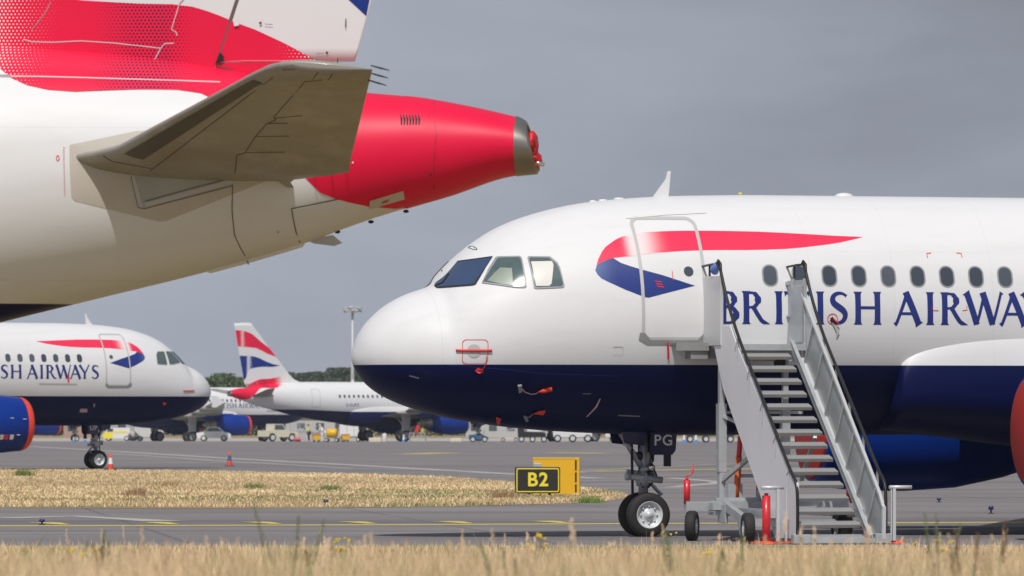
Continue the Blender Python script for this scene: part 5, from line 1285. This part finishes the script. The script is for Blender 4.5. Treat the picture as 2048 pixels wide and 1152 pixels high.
for i, (px, Y, w_, h, c_, lab) in enumerate(((750, 556, 1.2, .42, 'cream', 'low cream concrete block right of the big dark aircraft wheels'), (769, 566, .45, .8, 'vwhite', 'white water barrel beside the cream block'), (912, 560, 1.1, .36, 'cream', 'low cream concrete block under the far blue engine'), (262, 642, .5, .5, 'frame', 'small grey case at the foot of the reel'))):
    e = thing('ballast_block' if w_ > 1 else 'barrel', px, Y, 0, lab, 'block' if w_ > 1 else 'barrel', 'blocks and barrels under the far airliners')
    if w_ > 1: sp('block', lambda b: b.box(-w_/2, w_/2, -.3, .3, 0, h, bev=.05), M[c_], e); sp('lifting_eye', lambda b: b.tube([(-.1, 0, h), (-.06, 0, h+.08), (.06, 0, h+.08), (.1, 0, h)], .015, 6), M['steel'], e)
    else: sp('barrel_body', lambda b: b.rev([(0, w_*.42), (h*.1, w_*.48), (h*.9, w_*.48), (h, w_*.40), (h, .001)], axis='z', n=18), M[c_], e); sp('lid', lambda b: b.rev([(h, w_*.3), (h+.05, w_*.28), (h+.05, .001)], axis='z', n=14), M['steel'], e)
# tow tractor, loader boom, power unit, white trucks right of the blue engine
e = thing('tow_tractor', 957, 560, 0, 'blue tow tractor with a white panel beside the lattice boom', 'tractor')
sp('body', lambda b: b.prism([(-.95, .25), (-.95, .7), (-.2, .75), (.1, .55), (.95, .5), (.95, .25)], -.55, .55), M['teal'], e); sp('dashboard', lambda b: b.prism([(.45, .5), (.55, 1.15), (.62, 1.15), (.75, .5)], -.45, .45), M['dark'], e)
sp('screen', lambda b: b.prism([(.50, .60), (.62, 1.35), (.92, 1.38), (.80, .62)], -.5, -.46), M['frame'], e)
for x in (-.55, .6):
    for y in (-.5, .5): fwheel(e, x, y, .28, .18)
e = thing('belt_loader', 1012, 575, 0, 'pale lattice belt-loader boom pointing down to the left', 'belt loader')
def lattice(b, p, q, h):
    p, q = Vector(p), Vector(q); n = 9; up = Vector((0, 0, h))
    for y in (-.35, .35):
        o_ = Vector((0, y, 0)); b.bar(p+o_, q+o_, .06); b.bar(p+o_+up, q+o_+up, .06)
        for k in range(n):
            a = p.lerp(q, k/n)+o_; c = p.lerp(q, (k+1)/n)+o_
            b.bar(a+(up if k % 2 else Vector()), c+(Vector() if k % 2 else up), .04)
sp('lower_boom', lambda b: lattice(b, (-1.5, 0, .55), (1.35, 0, 1.15), .28), M['frame'], e); sp('upper_boom', lambda b: lattice(b, (-1.3, 0, 1.85), (1.35, 0, 1.35), .26), M['frame'], e)
sp('head', lambda b: b.box(1.2, 1.5, -.4, .4, .6, 1.7, bev=.03), M['cream'], e); sp('base', lambda b: b.box(-.6, 1.3, -.5, .5, .25, .40), M['cream'], e)
for x in (-.3, 1.0):
    for y in (-.5, .5): fwheel(e, x, y, .2, .14)
e = thing('baggage_tractor', 1066, 555, 0, 'black tractor with a white canopy right of the lattice boom', 'tractor')
sp('body', lambda b: b.prism([(-1.45, .45), (-1.5, 1.55), (-.85, 1.5), (-.8, 1.02), (1.0, .98), (1.2, .9), (1.25, .5)], -.7, .7), M['dark'], e)
sp('canopy', lambda b: b.prism([(-.62, 1.32), (-.55, 1.05), (.6, 1.02), (.75, 1.20), (1.3, 1.24), (1.32, 1.34)], -.72, .72), M['vwhite'], e)
for x in (-1.1, -.05, 1.05):
    for y in (-.6, .6): fwheel(e, x, y, .3, .28)
e = vehicle(1142, 556, 0, 4.2, 1.9, [(-1.7, .5), (-1.75, 1.1), (-1.5, 1.75), (.9, 1.75), (1.0, 1.2), (2.0, 1.1), (2.05, .55), (.5, .5)], [(-1.4, 1.7), (-1.3, 1.95), (.6, 1.95), (.8, 1.7)], 'vwhite', 'white airfield truck under the biggest airliner\'s belly, left of the tall dark wheels', 'truck', .38, name='airfield_truck', axles=(-1.3, .15, 1.6))
sp('awning', lambda b: b.box(-2.7, -1.7, -.8, .8, 1.40, 1.50), M['vwhite'], e)
vehicle(1236, 552, 0, 2.6, 1.8, [(-1.2, .5), (-1.3, 1.5), (-.6, 1.55), (-.3, .9), (.6, .85), (1.2, .9), (1.3, .5)], None, 'vwhite', 'small white cart just left of the PG nose gear', 'cart', .36, name='service_cart', axles=(-.45, .75))
e = vehicle(1420, 545, 0, 4.6, 1.8, [(-2.2, .62), (-2.3, 1.0), (2.2, 1.0), (2.3, .62)], None, 'dark', 'low dark trailer chassis seen beneath the belly right of the PG nose wheel', 'trailer', .34, name='trailer_chassis', axles=(-1.9, -.4, 1.2, 1.9))
sp('side_rail', lambda b: b.box(-2.2, 2.2, -.93, -.90, .75, .95), M['frame'], e)
# low grey sheds and hedge beyond the apron
def shed(px, Y, w_, h, d_, label, col='frame'):
    e = thing('low_shed', px, Y, 0, label, 'shed', 'grey sheds beyond the apron')
    sp('wall', lambda b: b.box(-w_/2, w_/2, 0, d_, 0, h), M[col], e); sp('roof', lambda b: b.prism([(-w_/2-.3, h), (w_/2+.3, h), (w_/2+.3, h+.22), (-w_/2-.3, h+.3)], -.3, d_+.3), M['steel'], e)
    n = max(2, int(w_/2.2))
    for k in range(n): x = -w_/2+w_*(k+.5)/n; part('window', 'shedwin', lambda: bb(lambda b: b.box(-.55, .55, -.04, .02, .9, 2.0)), M['glass'], e).location = (x, 0, 0)
shed(640, 780, 13, 2.7, 6, 'long low grey shed behind the two standing people'); shed(1040, 800, 15, 2.4, 6, 'long low grey shed behind the lattice boom'); shed(260, 800, 9, 2.5, 5, 'low grey shed behind the white box trailer', 'steel')
shed(160, 790, 4.5, 2.2, 5, 'small brick-coloured shed left of the UP nose gear', 'brick') if 'brick' in M else None
# ------------------------------------------------------------------ trees and hedge
RNG = np.random.default_rng(7)
def leaf_mat(name, c0, c1):
    def fn(t, co, p):
        n = t.noise(co, .55, 3, .6); g_ = t.node('ShaderNodeNewGeometry'); r_ = g_.outputs['Random Per Island']
        return t.mix(t.m('ADD', t.m('MULTIPLY', t.smooth(n, .35, .65), .6), t.m('MULTIPLY', r_, .4)), c0, c1)
    return mat(name, c0, .7, fn=fn)
LEAF = [leaf_mat('leaf_green', (.055, .095, .03), (.13, .19, .07)), leaf_mat('leaf_dark', (.04, .065, .035), (.085, .12, .06))]
def leaf_mesh(name, h, w_, n, seed, size=.34, base=.22):
    """many leaf-sized faces gathered in clumps through the crown's volume"""
    r = np.random.default_rng(seed); cl = []
    nc = 34
    for k in range(nc):
        u = r.uniform(0, 1)**.8; z = h*(base+(1-base)*u); rad = w_/2*math.sqrt(max(.05, 1-((u-.38)/.66)**2))
        a = r.uniform(0, 2*math.pi); q = rad*r.uniform(.25, .95)
        cl.append((q*math.cos(a), q*math.sin(a), z, r.uniform(.10, .20)*w_))
    cl = np.array(cl); idx = r.integers(0, nc, n); c = cl[idx]
    d = r.normal(size=(n, 3)); d /= np.linalg.norm(d, axis=1)[:, None]
    p_ = c[:, :3]+d*(c[:, 3:4]*r.uniform(.55, 1.05, (n, 1)))*np.array([1, 1, .8])
    p_[:, 2] = np.minimum(p_[:, 2], h*1.0)
    a = r.normal(size=(n, 3)); a /= np.linalg.norm(a, axis=1)[:, None]; b = np.cross(a, r.normal(size=(n, 3))); b /= np.linalg.norm(b, axis=1)[:, None]
    s_ = size*r.uniform(.6, 1.3, (n, 1)); v = np.stack([p_-a*s_, p_-b*s_*.5, p_+a*s_, p_+b*s_*.5], 1).reshape(-1, 3)
    me = bpy.data.meshes.new(name); me.vertices.add(4*n); me.vertices.foreach_set('co', v.ravel()); me.loops.add(4*n); me.loops.foreach_set('vertex_index', np.arange(4*n))
    me.polygons.add(n); me.polygons.foreach_set('loop_start', np.arange(0, 4*n, 4)); me.update(); me.validate(); return me, cl
TV = []
for k in range(4):
    h, w_ = (12, 8.5, ) if k < 2 else (14, 6.5)
    me, cl = leaf_mesh('crown', h, w_, 5200, 11+k); b = MB(); b.tube([(0, 0, 0), (.1, 0, h*.3), (0, .1, h*.75)], [.28, .2, .07], 8)
    for c in cl[:9]: b.tube([(0.05, 0, h*.25+.1*h*RNG.uniform()), (c[0]*.5, c[1]*.5, c[2]*.8), (c[0]*.9, c[1]*.9, c[2])], [.09, .06, .03], 5)
    TV.append((me, b.mesh('trunk')))
M['bark'] = mat('bark', (.10, .08, .06), .9, var=.2)
def tree(px, Y, h, v, leaf, label, group):
    e = empty('tree', at(px, Y), RNG.uniform(0, 6), label, 'tree', group); s_ = h/(12 if v < 2 else 14); e.scale = (s_,)*3
    k = 'tv%d%d' % (v, leaf)
    if k not in CACHE: CACHE[k] = TV[v][0].copy(); CACHE[k].materials.append(LEAF[leaf])
    link('crown', CACHE[k], None, e); link('trunk', TV[v][1], M['bark'], e)
for i, (px, top, lab) in enumerate(((424, 757, 'green tree, left one of the clump above the left airliner\'s nose'), (447, 748, 'tallest round green tree of the clump left of the complete tail fin'), (470, 756, 'green tree close to the left edge of the complete tail fin'), (405, 768, 'low green tree directly behind the left airliner\'s nose'))):
    tree(px, 1050+i*14, zat(top, 1050+i*14)+.6, i % 2, 0, lab, 'green trees left of the tail fin')
lst = [(572, 752), (585, 746), (600, 749), (615, 747), (631, 745), (646, 748), (660, 737), (674, 743), (688, 737), (702, 741), (716, 739), (730, 744), (744, 748), (760, 746)]
for i, (px, top) in enumerate(lst):
    tree(px, 1320+(i*37) % 90, zat(top, 1320+(i*37) % 90)+.6, (i*3) % 4, 1, 'one of the hazy dark trees in the row behind the distant airliner and lamp mast', 'hazy trees between the tail fin and the lamp mast')
# hedge line far behind, one mass
def hedge():
    n = 30000; r = np.random.default_rng(3); x = r.uniform(-110, 80, n); z = r.uniform(0, 1, n)**.7*(2.8+.6*np.sin(x*.21)+.35*np.sin(x*.73)); y = r.uniform(0, 2.5, n)
    p_ = np.stack([x, y, z], 1); a = r.normal(size=(n, 3)); a /= np.linalg.norm(a, axis=1)[:, None]; b = np.cross(a, r.normal(size=(n, 3))); b /= np.linalg.norm(b, axis=1)[:, None]
    s_ = .28; v = np.stack([p_-a*s_, p_-b*s_*.6, p_+a*s_, p_+b*s_*.6], 1).reshape(-1, 3)
    me = bpy.data.meshes.new('hedge'); me.vertices.add(4*n); me.vertices.foreach_set('co', v.ravel()); me.loops.add(4*n); me.loops.foreach_set('vertex_index', np.arange(4*n)); me.polygons.add(n); me.polygons.foreach_set('loop_start', np.arange(0, 4*n, 4)); me.update(); me.validate(); return me
o = link('hedge', hedge(), LEAF[1]); o.location = (0, 880, gz(880)); tag(o, 'long low dark hedge beyond the apron', 'hedge', kind='stuff')

# ------------------------------------------------------------------ grass
def blades(name, base, h, wd, lean, col, seed, heads=None):
    """base (n,3), blade heights and widths; each blade two bent segments"""
    r = np.random.default_rng(seed); n = len(base); a = r.uniform(0, 2*math.pi, n); dx = np.stack([np.cos(a), np.sin(a)*.5, np.zeros(n)], 1)
    # most blades turn their flat side to any direction; the bend follows the wind
    t_ = np.stack([np.cos(a+1.3), np.sin(a+1.3), np.zeros(n)], 1)*(wd/2)[:, None]
    L_ = (h*lean)[:, None]; up = np.array([0, 0, 1.0])
    p0 = base; p1 = base+up*(h*.55)[:, None]+dx*L_*.3; p2 = base+up*h[:, None]+dx*L_
    v = np.stack([p0-t_, p0+t_, p1+t_*.8, p1-t_*.8, p2], 1).reshape(-1, 3)
    i5 = np.arange(n)[:, None]*5
    quads = (i5+np.array([0, 1, 2, 3])).ravel(); tris = (i5+np.array([3, 2, 4])).ravel()
    me = bpy.data.meshes.new(name); me.vertices.add(5*n); me.vertices.foreach_set('co', v.astype(np.float32).ravel())
    li = np.concatenate([quads, tris]); me.loops.add(len(li)); me.loops.foreach_set('vertex_index', li)
    st = np.concatenate([np.arange(0, 4*n, 4), 4*n+np.arange(0, 3*n, 3)]); me.polygons.add(2*n); me.polygons.foreach_set('loop_start', st)
    ca = me.color_attributes.new('tint', 'FLOAT_COLOR', 'POINT'); c4 = np.ones((5*n, 4), np.float32); c4[:, :3] = np.repeat(col, 5, axis=0); ca.data.foreach_set('color', c4.ravel())
    me.update(); return me
def grass_fn(t, co, p):
    a = t.node('ShaderNodeVertexColor'); a.layer_name = 'tint'; return a.outputs[0]
M['grass'] = mat('grass_blades', (.4, .3, .15), .8, spec=.2, fn=grass_fn)
PAL = np.array([(.83, .61, .37), (.87, .68, .44), (.70, .50, .29), (.90, .74, .51), (.50, .35, .18), (.30, .33, .13), (.36, .21, .12)])
def vnoise(x, y, s_, seed):
    r = np.random.default_rng(seed); g = r.uniform(0, 1, (64, 64)); u, v = x/s_, y/s_
    i, j = np.floor(u).astype(int), np.floor(v).astype(int); fu, fv = u-i, v-j; fu, fv = fu*fu*(3-2*fu), fv*fv*(3-2*fv)
    G = lambda a, b: g[a % 64, b % 64]
    return (G(i, j)*(1-fu)+G(i+1, j)*fu)*(1-fv)+(G(i, j+1)*(1-fu)+G(i+1, j+1)*fu)*fv
def colours(n, r, x, y, green=.12):
    g = vnoise(x, y, 3.2, 5)*.6+vnoise(x, y, .9, 6)*.4
    k = r.choice([0, 1, 2, 3, 4], n, p=[.32, .25, .2, .13, .10]); k = np.where((g > .60) & (r.uniform(size=n) < .5+green), 5, k); k = np.where(r.uniform(size=n) < .05, 6, k)
    return PAL[k]*r.uniform(.75, 1.15, (n, 1))
r = np.random.default_rng(21)
# verge between the camera and the taxiway
n = 60000; Y = r.uniform(56, 91.2, n); X = r.uniform(-1, 1, n)*(Y*.0887+1.8); edge = 90.9+.45*vnoise(X, X*0, .8, 9)
k_ = Y < edge; X, Y = X[k_], Y[k_]; n = len(X); den = vnoise(X, Y, 1.1, 8)
h = np.minimum(.20+.20*den, (2.04-.02225*Y)*(.72+.38*den)+.02)+r.exponential(.022, n); h = h*np.where(r.uniform(size=n) < .03, 1.35, 1)
me = blades('verge_grass', np.stack([X, Y, np.zeros(n)], 1), h, r.uniform(.006, .014, n), r.uniform(.1, .7, n), colours(n, r, X, Y), 1)
tag(link('verge_grass', me, M['grass']), 'dry straw-coloured long grass along the bottom of the picture', 'grass', kind='stuff')
n = 120000; Y = 22+24*r.uniform(0, 1, n)**.9; X = r.uniform(-1, 1, n)*(Y*.0887+.9); den = vnoise(X, Y, .45, 31)
lim = (2.04-.02225*Y)-VZ(Y); h = np.maximum(.06, lim*(.70+.30*den)+r.exponential(.016, n)-.01); h = h*np.where(r.uniform(size=n) < .5, r.uniform(.55, 1, n), 1)
me = blades('bank_grass', np.stack([X, Y, VZ(Y)], 1), h, r.uniform(.004, .009, n), r.uniform(.1, .55, n), colours(n, r, X*4, Y*2, .0), 1)
tag(link('bank_grass', me, M['grass']), 'blurred straw-coloured grass nearest the camera, across the bottom', 'grass', kind='stuff')
# island turf, short and dry
pts = np.array(island); n = 130000; Y = r.uniform(133, 236, n); X = r.uniform(-1, 1, n)*(Y*.092+2)
from_x = np.interp(Y, pts[9:, 1], pts[9:, 0]) if False else None
def inside(x, y, poly):
    c = np.zeros(len(x), bool); q = len(poly); j = q-1
    for i in range(q):
        xi, yi = poly[i]; xj, yj = poly[j]
        m_ = ((yi > y) != (yj > y)) & (x < (xj-xi)*(y-yi)/(yj-yi+1e-9)+xi); c ^= m_; j = i
    return c
k_ = inside(X, Y, island); X, Y = X[k_], Y[k_]; n = len(X); den = vnoise(X, Y, 2.5, 12)
h = .02+.04*den+r.exponential(.007, n); h = np.where(Y < 139, h*1.6, h)
pt = vnoise(X, Y, 7, 17)[:, None]; cc = colours(n, r, X, Y, .0)*.22+np.array([.86, .655, .39])*(.50+.43*pt); gm = (vnoise(X, Y, 5, 14) > .62) & (Y < 165) & (r.uniform(size=n) < .6); cc[gm] = np.array([.24, .27, .11])
me = blades('island_grass', np.stack([X, Y, np.full(n, .01)], 1), h, r.uniform(.012, .03, n), r.uniform(.3, 1.4, n), cc, 2)
tag(link('island_grass', me, M['grass']), 'short dry turf of the grass island with green patches along its edge', 'grass', kind='stuff')
# tall seeding stems rising above the verge, many out of focus
n = 300; Y = r.uniform(24, 44, n); X = r.uniform(-1, 1, n)*(Y*.0887+.6); h = (2.04-.02225*Y)-VZ(Y)+(r.exponential(.045, n)-.02)*Y/40; h = np.minimum(h, (2.04-.02225*Y)-VZ(Y)+.22)
b = MB(); cols = []
for x, y, hh in zip(X, Y, h):
    a = r.uniform(0, 6.28); l = r.uniform(.02, .12); tipx, tipy = x+l*math.cos(a), y+l*math.sin(a); v0 = len(b.v); vz = float(VZ(y))
    b.tube([(x, y, vz), (x+l*.2*math.cos(a), y, vz+hh*.6), (tipx, tipy, vz+hh)], [.0022, .002, .0012], 4, cap=False)
    kind = r.integers(0, 3); c_ = (PAL[[6, 4, 0][kind]]+PAL[1])*.42
    for q in range(9):
        z = vz+hh-.011*q; o_ = r.normal(size=3)*.003
        s_ = [.007, .005, .008][kind]*(1-.06*abs(q-4))
        b.add([(tipx+o_[0]-s_, tipy+o_[1], z), (tipx+o_[0], tipy+o_[1]-s_, z-.007), (tipx+o_[0]+s_, tipy+o_[1], z), (tipx+o_[0], tipy+o_[1], z+.010)], [(0, 1, 2, 3)])
    cols += [tuple(c_)]*(len(b.v)-v0)
me = b.mesh('seed_stems', weld=False); ca = me.color_attributes.new('tint', 'FLOAT_COLOR', 'POINT'); c4 = np.ones((len(me.vertices), 4), np.float32); c4[:, :3] = np.array(cols); ca.data.foreach_set('color', c4.ravel())
tag(link('seed_stems', me, M['grass']), 'tall thin seeding stems standing above the verge grass', 'grass', kind='stuff')
# yellow flowering weeds and green weeds one can count
M['weed'] = mat('weed_green', (.13, .17, .07), .8, var=.3, vscale=30); M['petal'] = mat('yellow_petal', (.75, .55, .03), .7); M['dock'] = mat('dock_brown', (.22, .10, .05), .8, var=.3, vscale=30)
def weed(px, Y, h, kind, seed, label):
    r_ = random.Random(seed); e = empty('flowering_weed' if kind == 'y' else 'tall_weed', ((px-CX)*Y/F, Y, float(VZ(Y))), 0, label, 'weed', 'weeds standing in the verge'); b = MB()
    for s_ in range(4 if kind == 'y' else 3):
        a = r_.uniform(0, 6.28); l = h*r_.uniform(.08, .28); hh = h*r_.uniform(.75, 1); p1 = (l*math.cos(a), l*math.sin(a), hh)
        b.tube([(0, 0, 0), (p1[0]*.4, p1[1]*.4, hh*.55), p1], [.0035, .003, .0018], 5)
        for q in range(7):
            u = r_.uniform(.15, .9); z = hh*u; an = r_.uniform(0, 6.28); k = .025+.03*r_.random(); x0, y0 = p1[0]*u*u, p1[1]*u*u
            b.add([(x0, y0, z), (x0+k*math.cos(an)*.5, y0+k*math.sin(an)*.5-.006, z+.012), (x0+k*math.cos(an), y0+k*math.sin(an), z+.01), (x0+k*math.cos(an)*.5, y0+k*math.sin(an)*.5+.006, z+.015)], [(0, 1, 2, 3)])
        c = MB()
        for q in range(5 if kind == 'y' else 26):
            if kind == 'y': c.ell((p1[0]+r_.uniform(-.02, .02), p1[1]+r_.uniform(-.02, .02), hh+r_.uniform(-.01, .015)), (.011, .011, .007), 7, 4)
            else: c.ell((p1[0]*(1-q*.012)+r_.uniform(-.006, .006), p1[1]+r_.uniform(-.006, .006), hh-q*h*.012), (.0042, .0042, .007), 5, 4)
        c.build('flower_head' if kind == 'y' else 'seed_head', M['petal'] if kind == 'y' else (M['weed'] if kind == 'g' else M['dock']), e)
    b.build('stem', M['weed'], e)
for i, (px, top, Y, kind, lab) in enumerate(((163, 1093, 80, 'y', 'yellow-flowered weed at the far left of the verge'), (1338, 1062, 84, 'y', 'yellow-flowered weed right below the PG nose wheel'), (1418, 1098, 78, 'y', 'yellow-flowered weed below the left chassis wheel'), (1880, 1078, 80, 'y', 'yellow-flowered weed at the right, before the dark tarmac'),
        (1832, 1085, 84, 'y', 'small yellow-flowered weed right of the stairs'), (235, 1070, 74, 'd', 'brown dock weed left, above the grass'), (690, 1080, 76, 'y', 'yellow-flowered weed below the lamp mast'),
        (1395, 1030, 62, 'g', 'blurred tall green weed before the left stair wheel'), (1490, 1045, 64, 'g', 'blurred tall green weed before the middle stair wheel'), (1880, 1025, 60, 'g', 'blurred tall green weed at the right'), (1990, 1030, 62, 'd', 'blurred brown dock weed near the right edge'), (1935, 1040, 64, 'd', 'blurred brown dock weed right of the tall green one'),
        (577, 1000, 52, 'g', 'very tall blurred green stem under the tail fin'), (196, 1050, 58, 'g', 'blurred green weed at the left'), (1035, 1060, 66, 'g', 'blurred green weed under the B2 sign'), (1062, 1068, 66, 'y', 'yellow-flowered weed under the B2 sign'), (640, 1075, 68, 'd', 'brown dock weed left of the lamp mast column'))):
    Y = Y if Y > 83 else (26+(i*37) % 7 if kind != 'y' else 34+(i*37) % 8); weed(px, Y, zat(top, Y)-float(VZ(Y)), kind, i+5, lab)
for i, (px, Y, h, lab) in enumerate(((46, 205, .35, 'round green tussock at the left back edge of the island'), (273, 152, .30, 'reddish brown tussock left on the island'), (337, 175, .22, 'small brown tussock in the middle of the island'), (510, 168, .22, 'green tussock in the middle of the island'), (660, 165, .2, 'green tussock right of the middle of the island'), (1006, 148, .28, 'brown tussock just left of the B2 sign'), (1180, 140, .2, 'bright green tussock right of the yellow box'))):
    e = empty('tussock', ((px-CX)*Y/F, Y, 0), 0, lab, 'grass tuft', 'tussocks on the island'); q = 260; rr_ = np.random.default_rng(i+60)
    base = np.stack([rr_.normal(0, .18, q), rr_.normal(0, .18, q), np.zeros(q)], 1); c_ = {0: (.20, .26, .09), 1: (.45, .29, .17), 2: (.5, .36, .2), 3: (.24, .28, .10), 4: (.24, .28, .10), 5: (.45, .3, .17), 6: (.17, .26, .06)}[i]
    link('blades', blades('blades', base, rr_.uniform(.4, 1, q)*h, rr_.uniform(.012, .02, q), rr_.uniform(.2, .9, q), np.array([c_]*q)*rr_.uniform(.7, 1.2, (q, 1)), i), M['grass'], e)

# ------------------------------------------------------------------ the air between here and the trees
hz = MB(); hz.box(-1550, 1550, -230, 3050, -2, 50)
hm = bpy.data.materials.new('haze'); hm.use_nodes = True; ht = NT(hm.node_tree); ht.n.clear()
pv = ht.node('ShaderNodeVolumePrincipled'); pv.inputs['Color'].default_value = (.86, .92, 1, 1); pv.inputs['Density'].default_value = .00011; pv.inputs['Anisotropy'].default_value = .2
ht.l.new(pv.outputs[0], ht.node('ShaderNodeOutputMaterial').inputs['Volume'])
tag(hz.build('haze', hm), 'faint grey haze in the air over the airfield', 'haze', kind='stuff')
